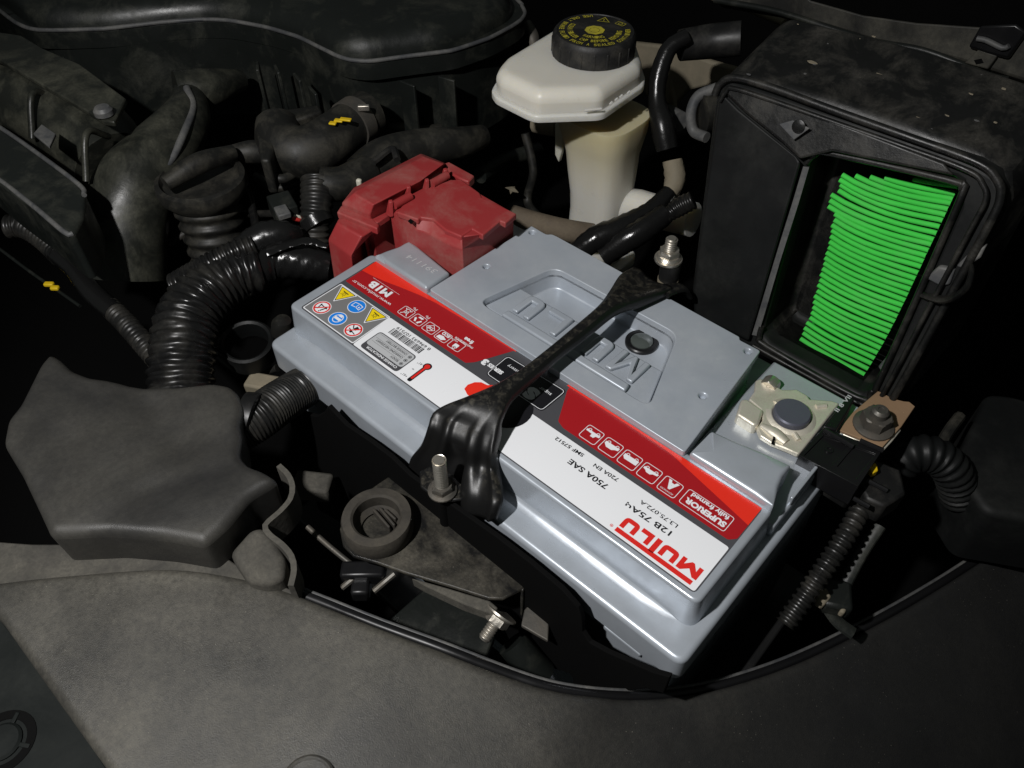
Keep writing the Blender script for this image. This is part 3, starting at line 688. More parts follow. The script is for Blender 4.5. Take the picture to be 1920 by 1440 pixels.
# ------------------------------------------------------------------ negative terminal, clamp, current sensor
CP = Z(1485, 776, -4)
obj('terminal_post', lathe((CP[0], CP[1], -20), (0, 0, 1), [(9.8, 0), (9.0, 15.4), (8.9, 17.2), (8.2, 18.0), (0.05, 18.0)], 40), 'lead', BT)
obj('terminal_collar', lathe((CP[0], CP[1], -11.2), (0, 0, 1), [(15, 0), (15, 2.0), (13.5, 3.0), (11.5, 3.2)], 40), 'silver', BT)
CL = thing('battery_clamp', 'pale tinned clamp ring gripping the dark round battery post', 'battery clamp', (CP[0], CP[1], -8))
zc = -6.0
base = [(1417, 713), (1426, 709), (1467, 730), (1482, 730), (1493, 729), (1514, 741), (1519, 748), (1560, 751), (1575, 756), (1498, 852), (1473, 841), (1447, 831), (1425, 817), (1419, 801), (1430, 787), (1425, 766), (1404, 748), (1415, 733)]
cp = obj('clamp_plate', prism([Z(u, v, zc) for u, v in base], (0, 0, -3.0)), 'clamp', CL, bevel=0.8, seg=2)
boolean(cp, [lathe((CP[0], CP[1], -20), (0, 0, 1), [(9.2, 0), (9.2, 30)], 40)])
ring = [[(CP[0] + r * math.cos(a), CP[1] + r * math.sin(a), z) for r, z in ((9.25, -14), (9.25, zc + .7), (9.9, zc + 1.1), (11.2, zc + .7), (12.6, zc - .3), (12.8, -14))] for a in np.linspace(math.radians(200), math.radians(525), 34)]
obj('clamp_ring', loft(ring), 'clamp', CL, smooth=40)
ear = [Z(u, v, zc + 2.0) for u, v in ((1381, 776), (1390, 748), (1401, 747), (1432, 769), (1423, 796), (1414, 798))]
obj('clamp_ear', prism(ear, (0, 0, -8)), 'clamp', CL, bevel=1.4, seg=3)
bolt_a = Z(1390, 745, zc - 3); 
p = np.array(Z(1446, 722, zc + 1)); q = np.array(Z(1415, 760, zc))
ct = obj('clamp_bolt', hexnut(Z(1450, 715, zc - 1), q - p, 4.6, 6, .2), 'zinc', CL, smooth=30)
obj('bolt_shank', tube([Z(1450, 715, zc - 1), Z(1432, 738, zc - 3)], 2.6, 12), 'zinc', CL)
for (u0, v0, u1, v1) in ((1530, 763, 1549, 761), (1489, 813, 1497, 826)):
    obj('stiffening_rib', tube([Z(u0, v0, zc), Z(u1, v1, zc)], 1.4, 10), 'clamp', CL)
obj('clamp_fold', tube([Z(1428, 798, zc), Z(1452, 812, zc + .3), Z(1474, 830, zc)], [1.6, 3.2, 2.4], 12, flat=.7), 'clamp', CL, smooth=60)
obj('clamp_slit', prism([Z(u, v, zc + 1.4) for u, v in ((1446, 831), (1452, 812), (1458, 806), (1461, 808), (1455, 815), (1451, 833))], (0, 0, -.5)), 'void', CL, smooth=None)

SN = thing('current_sensor', 'black plastic current sensor box joining the clamp to the bolted brown plate', 'sensor', Z(1575, 850, -14))
zs = -3.5
sp = [(1498, 853), (1544, 803), (1656, 842), (1609, 912)]
sb = obj('sensor_body', prism([Z(u, v, zs) for u, v in sp], (0, 0, -15)), 'black_clean', SN, bevel=0.8)
inn = [(1509, 851), (1546, 813), (1595, 830), (1560, 871)]
boolean(sb, [prism([Z(u, v, zs + 1) for u, v in inn], (0, 0, -2.2)), prism([Z(u, v, zs + 1) for u, v in ((1571, 872), (1603, 834), (1643, 848), (1606, 896))], (0, 0, -2.0))])
c0 = Z(1554, 844, zs - 1.2); obj('moulded_boss', lathe(c0, (0, 0, 1), [(2.0, 0), (2.0, .7), (1.1, .7), (1.1, .2), (.05, .2)], 18), 'black_clean', SN)
obj('sensor_arm', prism([Z(u, v, zs) for u, v in ((1543, 800), (1590, 742), (1603, 749), (1569, 806))], (0, 0, -8)), 'black_clean', SN, bevel=.8)
m = MB(); a0 = np.array(Z(1571, 773, zs + .1)[:2]); a1 = np.array(Z(1597, 744, zs + .1)[:2]); text(m, 'II 8 VII', a0, a1, 2.2, zs + .12, 0.02); obj('moulded_mark', m, 'i_lgrey', SN, smooth=None)
for (u0, v0, u1, v1) in ((1545, 806, 1600, 838), (1612, 826, 1656, 845)):
    obj('lid_rail', tube([Z(u0, v0, zs + .8), Z(u1, v1, zs + .8)], 1.3, 8), 'black_clean', SN)
obj('under_box', prism([Z(u, v, zs - 12) for u, v in ((1496, 862), (1560, 850), (1655, 880), (1600, 926))], (0, 0, -14)), 'black', SN, bevel=1.5)
for u, v in ((1499, 882), (1521, 896)):
    obj('contact_tab', box(Z(u, v, zs - 12), (1.6, 1.0, 5.5), rot=.3), 'clamp', SN, bevel=.2)
PB = thing('busbar_plate', 'brown fibre plate under a dull flange nut beside the current sensor', 'plate', Z(1640, 790, -10))
wav = [(1573, 806), (1600, 772), (1646, 733), (1655, 736), (1668, 744), (1682, 749), (1694, 752), (1705, 753), (1716, 762), (1690, 800), (1655, 838)]
obj('fibre_sheet', prism([Z(u, v, -8) for u, v in wav], (0, 0, -1.6)), 'fiber', PB, bevel=.3)
obj('metal_tongue', prism([Z(u, v, -10) for u, v in ((1575, 812), (1640, 760), (1690, 806), (1672, 828), (1655, 846))], (0, 0, -2)), 'clamp', PB, bevel=.4)
p = np.array(Z(1637, 798, -7.6))
obj('flange_nut', hexnut(p, (0, 0, 1), 7.4, 8, .2, 9.8), 'rusty', PB, smooth=30)
obj('stud', lathe(p, (0, 0, 1), [(4.2, 0), (4.2, 11), (3.6, 11.8), (3.0, 12.4), (1.6, 12.4), (1.4, 11.8), (.05, 11.8)], 20), 'rusty', PB)
CN = thing('sensor_plug', 'black plug with a yellow locking tab and ribbed conduit leading down from the sensor', 'plug', Z(1650, 890, -25))
obj('plug_body', prism([Z(u, v, -14) for u, v in ((1610, 905), (1640, 860), (1690, 880), (1700, 925), (1660, 950), (1625, 935))], (0, 0, -14)), 'black', CN, bevel=1.5)
obj('lock_tab', prism([Z(u, v, -9) for u, v in ((1628, 874), (1637, 862), (1645, 872), (1647, 882), (1637, 887))], (0, 0, -4)), 'yellow', CN, bevel=.5)
for (u0, v0, u1, v1) in ((1625, 900, 1664, 920), (1600, 934, 1630, 950)):
    obj('plug_edge', tube([Z(u0, v0, -12), Z(u1, v1, -12)], 1.2, 8), 'black_clean', CN)
obj('conduit', tube([Z(1648, 915, -24), Z(1617, 950, -26), Z(1588, 1000, -30), Z(1556, 1050, -36), Z(1515, 1110, -44), Z(1472, 1170, -54)], 5.0, 14, (3.4, 1.3)), 'conduit_dull', CN, smooth=50)
TS = thing('tray_clip', 'small dark spring clip with dirty tan lugs in the gap right of the battery', 'clip', Z(1560, 1120, -60))
obj('clip_arm', tube([Z(1650, 985, -40), Z(1620, 1030, -48), Z(1590, 1085, -56), Z(1570, 1130, -62)], 3.0, 10, flat=.6), 'engine', TS)
obj('clip_block', box(Z(1566, 1120, -60), (14, 16, 10), rot=.5), 'engine', TS, bevel=2)
obj('clip_lug', prism([Z(u, v, -54) for u, v in ((1530, 1105), (1550, 1100), (1560, 1118), (1545, 1135), (1532, 1128))], (0, 0, -5)), 'tan', TS, bevel=1)
obj('clip_lug', prism([Z(u, v, -56) for u, v in ((1574, 1145), (1588, 1126), (1592, 1134), (1584, 1150))], (0, 0, -5)), 'tan', TS, bevel=1)
obj('clip_tail', tube([Z(1545, 1130, -62), Z(1570, 1165, -66), Z(1600, 1188, -68)], 3.4, 10, flat=.5), 'engine', TS)
# ------------------------------------------------------------------ red positive terminal cover
RX = thing('positive_terminal_cover', 'faded red plastic hinged cover over the positive battery post', 'terminal cover', (10, 105, -10))
zt = 24.0
def up(pts, z): return [Z(u, v, z) for u, v in pts]
def solid(name, top, depth, m, par, bevel=1.2, seg=3, chamf=None, lean=(0, 0)):
    """moulded block: top outline with walls going down"""
    a = [np.array(p, float) for p in top]
    return obj(name, prism(a, (lean[0], lean[1], -depth)), m, par, bevel=bevel, seg=seg)
r6 = lambda a, b: (560 + a / 4.3636, 260 + b / 4.3636)
lid = [r6(*p) for p in ((800, 600), (900, 480), (1010, 420), (1240, 335), (1330, 330), (1480, 440), (1500, 478), (1680, 560), (1785, 612), (1690, 690), (1650, 668), (1505, 790), (1420, 735), (1330, 800), (1200, 745), (1095, 655), (1000, 640), (975, 660))]
top = up(lid, zt)
obj('lid', prism(top, (0, 0, -4)), 'red', RX, bevel=.9, seg=3, angle=25)
low = up([r6(*p) for p in ((752, 640), (860, 480), (1010, 410), (1250, 335), (1480, 455), (1760, 620), (1500, 800), (1335, 905), (1195, 850), (1085, 790), (1020, 765), (960, 748))], zt - 7)
t2 = up([r6(*p) for p in ((790, 600), (880, 480), (1010, 410), (1250, 335), (1480, 450), (1765, 612), (1490, 785), (1330, 800), (1200, 740), (1095, 655), (1005, 640), (950, 655))], zt - 1)
b2 = [np.array(p) + np.array((0, 0, -40)) for p in low]
obj('lid_skirt', loft([t2, low, b2]), 'red', RX, bevel=.6, seg=2, smooth=30, angle=30)
strip = up([r6(*p) for p in ((448, 446), (470, 428), (1020, 145), (1190, 205), (990, 350), (610, 540))], zt + 4)
s2 = up([r6(*p) for p in ((350, 530), (450, 400), (1000, 120), (1210, 205), (1010, 380), (580, 625))], zt - 3)
s3 = [np.array(p) + np.array((0, 0, -40)) for p in s2]
obj('rear_cover', loft([strip, s2, s3]), 'red', RX, bevel=.8, seg=3, angle=25)
leg0 = up([r6(*p) for p in ((310, 600), (350, 540), (580, 620), (660, 700), (640, 735))], zt - 6)
leg1 = up([r6(*p) for p in ((310, 690), (330, 650), (560, 660), (665, 720), (515, 800))], zt - 9)
leg2 = up([r6(*p) for p in ((240, 830), (320, 690), (600, 740), (520, 790), (430, 965))], zt - 20)
leg3 = [np.array(p) + np.array((0, -2, -34)) for p in leg2]
obj('side_shell', loft([leg1, leg2, leg3]), 'red', RX, bevel=1.0, seg=3, angle=25)
obj('side_ledge', prism(leg0, (0, 0, -5)), 'red', RX, bevel=1.0, seg=3)
obj('core_block', prism([(p[0], p[1], zt - 10) for p in (Z(*r6(520, 720), zt - 10), Z(*r6(760, 520), zt - 10), Z(*r6(1000, 400), zt - 10), Z(*r6(1200, 300), zt - 10), Z(*r6(900, 300), zt - 10), Z(*r6(480, 500), zt - 10))], (0, 0, -40)), 'red', RX, bevel=1)
for a, b_, c_, d_ in ((780, 545, 915, 470), (1090, 370, 1215, 300)):
    obj('hinge_barrel', tube([Z(*r6(a, b_), zt + 1.5), Z(*r6(c_, d_), zt + 1.5)], 2.6, 14), 'red', RX)
for a, b_ in ((745, 560), (890, 440), (1040, 385), (1190, 300)):
    q = np.array(Z(*r6(a, b_), zt)); obj('hinge_lug', prism([q + np.array(k) for k in ((-2.4, -2.2, -5), (2.0, -2.4, -5), (1.2, -.8, 4.2), (-.8, .4, 4.6))], (1.2, 2.0, 0)), 'red', RX, bevel=.5)
obj('far_tab', prism(up([r6(*p) for p in ((1190, 200), (1230, 185), (1440, 300), (1390, 350), (1330, 330), (1240, 280))], zt - 2), (0, 0, -6)), 'red', RX, bevel=1)
obj('latch_bridge', prism(up([r6(*p) for p in ((600, 655), (730, 590), (745, 620), (640, 690))], zt - 6), (0, 0, -4)), 'red', RX, bevel=.6)
obj('latch_slot', prism(up([r6(*p) for p in ((893, 672), (915, 655), (942, 672), (920, 698))], zt + .1), (0, 0, -.4)), 'void', RX, smooth=None)

# ------------------------------------------------------------------ brake fluid reservoir
zr = 44.0
RS = thing('brake_fluid_reservoir', 'white translucent brake fluid reservoir with a round black screw cap', 'reservoir', Z(1115, 440, -60))
rim = [(921, 172), (928, 158), (941, 143), (1030, 88), (1090, 70), (1150, 78), (1196, 105), (1210, 148), (1207, 163), (1133, 214), (1120, 217), (1006, 221), (990, 216), (930, 186)]
rim = rounded(xy(up(rim, zr)), 3, 3)
obj('tank_rim', patch(rim, zr + 1, 1.4, 3.0, 5), 'white_res', RS, smooth=50)
c = np.mean(np.array(rim), 0); ins = [(c[0] + (p[0] - c[0]) * .94, c[1] + (p[1] - c[1]) * .94) for p in rim]
obj('tank_top', patch(ins, zr + 15, 7.5, 9, 4, draft=-.4), 'white_res', RS, smooth=50)
ins2 = [(c[0] + (p[0] - c[0]) * .86 + 3, c[1] + (p[1] - c[1]) * .86 + 2) for p in rim]
def sq(cx_, cy_, hx, hy, z, r=8):
    return [(x, y, z) for x, y in rounded([(cx_ - hx, cy_ - hy), (cx_ + hx, cy_ - hy), (cx_ + hx, cy_ + hy), (cx_ - hx, cy_ + hy)], r, 6)]
cc = np.array(Z(1121, 240, 20)); yb = cc[1] + 16
def colc(u, v, w):            # column section from its photo width at depth yb
    a = np.array(Y(u - w / 2, v, yb - 6)); b = np.array(Y(u + w / 2, v, yb - 6)); return (a[0] + b[0]) / 2, (b[0] - a[0]) / 2, a[2]
secs = [(1122, 186, 142), (1122, 210, 136), (1121, 240, 122), (1120, 262, 112), (1119, 300, 105), (1118, 340, 96), (1116, 370, 92), (1112, 400, 90), (1108, 440, 88), (1102, 480, 88)]
rings = []
for u, v, w in secs:
    x_, h_, z_ = colc(u, v, w); rings.append(sq(x_ + 2, yb, h_ * .93, h_ * .84, z_, h_ * .62))
obj('column', loft(rings), 'column', RS, smooth=60)
x_, h_, z_ = colc(1112, 455, 100); obj('foot_flange', loft([sq(x_ + 2, yb, h_, h_ * .9, z_, 11), sq(x_ + 2, yb, h_, h_ * .9, z_ - 8, 11)]), 'white_res', RS, bevel=1)
obj('outlet_arm', tube([np.array((x_, yb, z_ + 16)), Y(1175, 388, yb + 6), Y(1225, 395, yb + 8), Y(1300, 412, yb + 10)], [13, 12, 12, 12], 18), 'white_res', RS, smooth=60)
obj('bracket_fin', prism([Y(u, v, yb + 4) for u, v in ((1040, 232), (1052, 232), (1056, 270), (1047, 305), (1040, 290))], (0, 4, 0)), 'yellow_res', RS, bevel=.8)
obj('rear_boss', tube([Y(1005, 232, yb + 20), Y(1048, 240, yb + 20)], 7, 12), 'tan', RS)
for i, (u, v) in enumerate(((1143, 196), (1153, 189), (1162, 183), (1176, 176))):
    obj('level_mark', tube([Z(u, v, zr + 6), Z(u + 5, v - 5, zr + 7)], .7, 6), 'white_res', RS)
obj('level_mark', tube([Z(1096, 207, zr + 5), Z(1128, 204, zr + 5)], .8, 6), 'white_res', RS)
pc = np.array(Z(1112, 97, zr + 15)); 
# cap: top ellipse centre at (1113,57) -> straight above the neck
xc, yc = pc[0], pc[1]
ztop = None
best = 1e9
for t in np.arange(zr + 16, zr + 60, .5):
    d = (CAM_R @ (np.array((xc, yc, t)) - CAM_C)); v = 720 + FOC * d[1] / d[2]
    if abs(v - 57) < best: best = abs(v - 57); ztop = t
d = (CAM_R @ (np.array((xc, yc, ztop)) - CAM_C)); rc = 80 * d[2] / FOC
h = ztop - zr - 14
prof = [(rc * .92, 0), (rc * .99, .8), (rc * .99, h - 3.5), (rc * .965, h - 1.4), (rc * .92, h), (rc * .88, h), (rc * .87, h - .4), (.05, h - .4)]
cap = obj('cap', lathe((xc, yc, zr + 14), (0, 0, 1), prof, 64), 'cap', RS)
for k in range(20):
    a = 2 * math.pi * k / 20 + .05; obj('grip_rib', box((xc + rc * .985 * math.cos(a), yc + rc * .985 * math.sin(a), zr + 14 + (h - 3) / 2), (1.0, 1.6, h - 5), rot=a), 'cap', cap, bevel=.4)
for k in range(6):
    a = 2 * math.pi * k / 6 + .3
m = MB(); zz = ztop + .05
def arc(s, r, a0, a1, hh, bold=.02):
    n = len(s)
    for i, ch in enumerate(s):
        if ch == ' ': continue
        a = math.radians(a0 + (a1 - a0) * (i + .5) / n); w = abs(math.radians(a1 - a0)) * r / n * .78
        rad = np.array((math.cos(a), math.sin(a))); tan = np.array((-rad[1], rad[0])); cpt = np.array((xc, yc)) + rad * r
        text(m, ch, cpt - tan * w / 2, cpt + tan * w / 2, hh, zz, bold)
av = math.degrees(math.atan2(CAM_C[1] - yc, CAM_C[0] - xc))
arc('USE ONLY BRAKE FLUID FROM A SEALED CONTAINER', rc * .83, av - 175, av + 100, rc * .12)
arc('CLEAN FILLER CAP BEFORE REMOVING', rc * .64, av - 120, av + 92, rc * .13)
arc('WARNING', rc * .44, av - 42, av + 36, rc * .13)
o2 = np.array((xc, yc)); r8 = rc * .24
ringp(m, [tuple(o2 + r8 * np.array((math.cos(k * math.pi / 4), math.sin(k * math.pi / 4)))) for k in range(8)], r8 * .42, zz)
disc(m, o2, r8 * .48, zz + .02, 20)
ad = math.radians(av + 170); e = np.array((math.cos(ad), math.sin(ad))); s_ = np.array((-e[1], e[0])); tc_ = o2 + e * rc * .60 - s_ * rc * .1
ringp(m, [tuple(tc_ + e * rc * .16), tuple(tc_ - e * rc * .1 + s_ * rc * .16), tuple(tc_ - e * rc * .1 - s_ * rc * .16)], .5, zz); line(m, tc_ + e * 1.4, tc_ - e * 1.2, .5, zz)
tc_ = o2 + e * rc * .5 - s_ * rc * .52
ringp(m, rrect(tc_[0], tc_[1], 6.5, 4.6, .8), .45, zz); ringp(m, [tuple(tc_ + 1.6 * np.array((math.cos(k * .7), math.sin(k * .7)))) for k in range(9)], .45, zz)
obj('cap_print', m, 'cap_print', cap, smooth=None)

# ------------------------------------------------------------------ air filter housing with its green filter
A0 = np.array((203.0, 165.0, -17.0)); AN = np.array((0.0, -0.973, 0.232)); AN /= np.linalg.norm(AN)
def F(u, v, d=0.0): return PL(u, v, A0 + AN * d, AN)
AB = thing('air_filter_housing', 'dusty black air filter box with its side window open', 'filter housing', (205, 230, -20))
outl = [(1338, 200), (1345, 165), (1372, 152), (1500, 195), (1700, 262), (1830, 306), (1868, 330), (1882, 365), (1872, 410), (1790, 560), (1690, 735), (1660, 772), (1625, 775), (1400, 655), (1300, 600), (1296, 540)]
opn = [(1512, 305), (1528, 290), (1560, 288), (1780, 338), (1800, 352), (1798, 378), (1655, 700), (1634, 735), (1608, 745), (1438, 650), (1424, 632), (1428, 612)]
fo = [F(*p) for p in outl]
body = obj('housing_body', prism(fo, (0, 62, -6)), 'airbox', AB, bevel=3, seg=3)
cut = prism([F(u, v, 3) for u, v in opn], (0, 36, -3))
boolean(body, [cut])
# slanted blank panel left of the window
pan = [F(u, v, 1.5) for u, v in ((1495, 300), (1518, 318), (1420, 628), (1398, 642))]
obj('window_rim', tube([F(*p, 1.4) for p in opn], 1.6, 10), 'airrim', AB, smooth=60)
seg_ = [(1520, 312), (1500, 380), (1465, 490), (1437, 585), (1424, 628)]
obj('pale_edge', loft([[F(u - 16, v, 1.0), F(u - 14, v, 2.4), F(u - 3, v + 2, 2.6), F(u - 2, v, 1.0)] for u, v in seg_]), 'seal', AB, smooth=40)
lp = [F(u, v, d) for u, v, d in ((1350, 170, 2), (1385, 205, 3), (1490, 292, 8), (1502, 304, 8), (1404, 640, 5), (1302, 590, 1), (1300, 540, 1))]
lp2 = [F(u, v, -8) for u, v in ((1350, 170), (1385, 205), (1490, 292), (1502, 304), (1404, 640), (1302, 590), (1300, 540))]
obj('blank_panel', loft([lp2, lp]), 'airbox', AB, bevel=1.5, seg=3)
tp = [F(u, v, d) for u, v, d in ((1352, 168, 2), (1380, 163, 3), (1560, 225, 4), (1770, 305, 5), (1790, 330, 5), (1560, 284, 6), (1500, 298, 8), (1460, 262, 6), (1395, 210, 3))]
tp2 = [F(u, v, -6) for u, v in ((1352, 168), (1380, 163), (1560, 225), (1770, 305), (1790, 330), (1560, 284), (1500, 298), (1460, 262), (1395, 210))]
obj('top_panel', loft([tp2, tp]), 'airrim', AB, bevel=1.2, seg=3)
ridge = [(1340, 178), (1350, 158), (1375, 146), (1440, 162), (1560, 206), (1700, 256), (1830, 304), (1868, 335), (1876, 368), (1855, 420), (1770, 575), (1690, 720), (1660, 764), (1630, 768)]
obj('clamping_rim', tube([F(u, v, 1) for u, v in ridge], 1.9, 12), 'airrim', AB, smooth=60)
r2 = [(1350, 190), (1362, 172), (1385, 168), (1560, 228), (1700, 277), (1815, 320), (1842, 345), (1848, 375), (1820, 430), (1740, 580), (1668, 716), (1645, 750), (1615, 758), (1500, 697), (1412, 648)]
obj('inner_rim', tube([F(u, v, 3) for u, v in r2], 1.2, 10), 'airrim', AB, smooth=60)
# lid behind the rim, its dirty top
lidp = [F(u, v, -8) for u, v in ((1345, 160), (1375, 138), (1560, 190), (1720, 245), (1840, 290), (1890, 330), (1893, 380), (1700, 740), (1640, 775), (1400, 640))]
ald = obj('lid', prism(lidp, (4, 44, 16)), 'airrim', AB, bevel=5, seg=4)
boolean(ald, [cut])
obj('label_pad', prism([F(u, v, 7.5) for u, v in ((1462, 232), (1488, 225), (1520, 240), (1490, 262))], AN * 1.2), 'seal', AB, bevel=.4)
obj('pad_button', lathe(F(1498, 237, 8.4), AN, [(3.2, 0), (3.2, .8), (2.2, 1.2), (.05, 1.2)], 18), 'airrim', AB)
for i, (u, v) in enumerate(((1700, 612), (1672, 660), (1652, 690))):
    obj('side_rib', prism([F(u + a, v + b_, -3) for a, b_ in ((-6, -2), (24, -36), (30, -30), (4, 12))], (0, 3, 0)), 'seal', AB, bevel=.6)
clip = obj('spring_clip', tube([F(1728, 552, 0), F(1775, 562, 5), F(1812, 540, 6), F(1822, 505, 2), F(1815, 492, -4)], [2.6, 3.4, 3.2, 2.4, 2], 10, flat=.5), 'airrim', AB, smooth=60)
obj('clip_hook', prism([F(u, v, 2) for u, v in ((1734, 522), (1760, 500), (1790, 505), (1780, 535), (1762, 538))], (0, 5, 0)), 'seal', AB, bevel=1)
obj('clip_tongue', prism([F(u, v, 1) for u, v in ((1792, 500), (1822, 470), (1848, 462), (1838, 484), (1808, 505))], (0, 4, 0)), 'seal', AB, bevel=.8)
random.seed(11)
for i in range(34):
    t = random.random(); w = random.random()
    q = F(1385 + t * 440, 139 + t * 148 + 2, -8) + np.array((4, 44, 16)) * w + np.array((0, 0, 1.2))
    s_ = random.uniform(.4, 1.3) * (1 if i % 6 else 2.2)
    obj('dry_leaf_scrap', prism([q + np.array((math.cos(a) * s_ * random.uniform(.5, 1.3), math.sin(a) * s_ * .6, 0)) for a in np.linspace(0, 5.4, 6)], (0, 0, .3)), 'tan' if i % 3 == 0 else 'seal', AB, smooth=None)
GF = thing('air_filter_element', 'bright green pleated paper filter showing through the open window of the black box', 'air filter', F(1640, 540, -22))
nP = 40
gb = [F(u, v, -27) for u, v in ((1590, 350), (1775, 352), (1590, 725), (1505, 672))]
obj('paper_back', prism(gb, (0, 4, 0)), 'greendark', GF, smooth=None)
def lerp(a, b, t): return a + (b - a) * t
Lx = [(1590, 272), (1578, 330), (1562, 420), (1541, 510), (1516, 600), (1483, 676)]
Rx = [(1797, 336), (1786, 365), (1746, 450), (1700, 550), (1655, 640), (1592, 746)]
def along(pl, t):
    s = t * (len(pl) - 1); i = min(int(s), len(pl) - 2); return np.array(pl[i], float) + (np.array(pl[i + 1], float) - np.array(pl[i], float)) * (s - i)
random.seed(21); LS = spline([(*p, 0) for p in Lx], 3); RS_ = spline([(*p, 0) for p in Rx], 3)
for k in range(nP):
    t = (k + .5) / nP
    a = along(LS, t)[:2] + np.array((random.uniform(-2, 1.5), 0)) + np.array((-14, -3)) * (k in (9, 10, 11)); b_ = along(RS_, t)[:2]
    P = []
    sag = 11 * (1 - t) ** 1.3 + 2.5; ph = random.uniform(0, 6)
    for q in np.linspace(0, 1.02, 26):
        p = a + (b_ - a) * q; v = p[1] + sag * math.sin(math.pi * min(1, q) ** .8) + math.sin(q * 7 + ph) * .5
        if v < 327 + (p[0] - 1570) * .06: continue
        P.append(F(p[0], v, -16 + .5 * math.sin(q * 5 + ph)))
    if len(P) < 3: continue
    rr = 1.31 + random.uniform(-.04, .05)
    obj('pleat', tube(P[::3] + P[-1:] if (len(P) - 1) % 3 else P[::3], rr, 8, step=8, flat=1.0), 'green', GF, smooth=70)

# ------------------------------------------------------------------ front shroud and air duct
def zsh(x, y):                      # the shroud is sloped down to the right to darken that side
    return -max(0, x - 190) * 0.22 - max(0, x - 250) * .35
edge = [(-60, 1094), (0, 1087), (100, 1075), (250, 1063), (350, 1063), (450, 1078), (520, 1097), (600, 1128), (700, 1168), (825, 1214), (960, 1266), (1050, 1292), (1150, 1304), (1250, 1303), (1350, 1287), (1480, 1245), (1600, 1190), (1720, 1125), (1840, 1050), (1980, 950)]
zs0 = -30.0
def SH(u, v):
    p = np.array(Z(u, v, zs0))
    for _ in range(8): p = np.array(Z(u, v, zs0 + zsh(p[0], p[1])))
    return p
EP = [SH(*p) for p in edge]
poly = [(p[0], p[1]) for p in spline(EP, 9)]
front = [SH(u, v)[:2] for u, v in ((2300, 1300), (2300, 1700), (1500, 1800), (600, 1750), (330, 1620), (195, 1440), (95, 1300), (0, 1165), (-90, 1070))]
poly += [tuple(p) for p in front]
SHR = thing('front_shroud_panel', 'large dusty dark grey plastic panel with a curved lip in front of the battery', 'panel', (150, -150, -50))
def bumpy(x, y): return zsh(x, y) + .35 * math.sin(x * .05) * math.sin(y * .06 + 1)
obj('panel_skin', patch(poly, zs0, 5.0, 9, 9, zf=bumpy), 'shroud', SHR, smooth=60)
lp = [np.array(p) for p in spline(EP[6:], 6)]
T = [lp[min(i + 1, len(lp) - 1)] - lp[max(i - 1, 0)] for i in range(len(lp))]
off = [p + np.array((-t[1], t[0], 0)) / (np.linalg.norm(t[:2]) + 1e-9) * 2.6 - np.array((0, 0, 7.5)) for p, t in zip(lp, T)]
obj('lip_seal', tube(off[::2], 2.4, 10), 'black_clean', SHR, smooth=60)
off2 = [p + np.array((-t[1], t[0], 0)) / (np.linalg.norm(t[:2]) + 1e-9) * 5.2 - np.array((0, 0, 7.5)) for p, t in zip(lp, T)]
obj('lip_edge', tube(off2[::2], 1.1, 8), 'seal', SHR, smooth=60)
p = SH(577, 1470); 
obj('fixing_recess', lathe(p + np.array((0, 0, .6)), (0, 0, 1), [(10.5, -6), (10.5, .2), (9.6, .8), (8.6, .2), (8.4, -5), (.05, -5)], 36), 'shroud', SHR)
random.seed(3)
LP = thing('lower_side_panel', 'smooth black lower panel with a round fastener at the left front corner', 'panel', SH(60, 1400) - np.array((0, 0, 20)))
zl = zs0 - 9
obj('panel_skin', prism([Z(u, v, zl) for u, v in ((-200, 1020), (-20, 1130), (120, 1310), (280, 1560), (200, 1750), (-500, 1700))], (0, 0, -12)), 'shroud_low', LP, bevel=1)
p = np.array(Z(5, 1392, zl))
fc = obj('fastener', lathe(p, (0, 0, 1), [(7.6, 0), (7.6, .8), (6.6, 1.6), (.05, 1.8)], 28), 'shroud_low', LP)
obj('fastener_well', lathe(p + np.array((0, 0, .1)), (0, 0, 1), [(12.6, 0), (12.8, .3), (9.4, .35), (9.2, .05)], 32, caps=False), 'void', LP)
for k in range(4):
    a = k * math.pi / 2 + .6; obj('fastener_spoke', box(p + np.array((math.cos(a) * 9.6, math.sin(a) * 9.6, .5)), (4.5, 1.8, .8), rot=a), 'shroud_low', LP, bevel=.3)

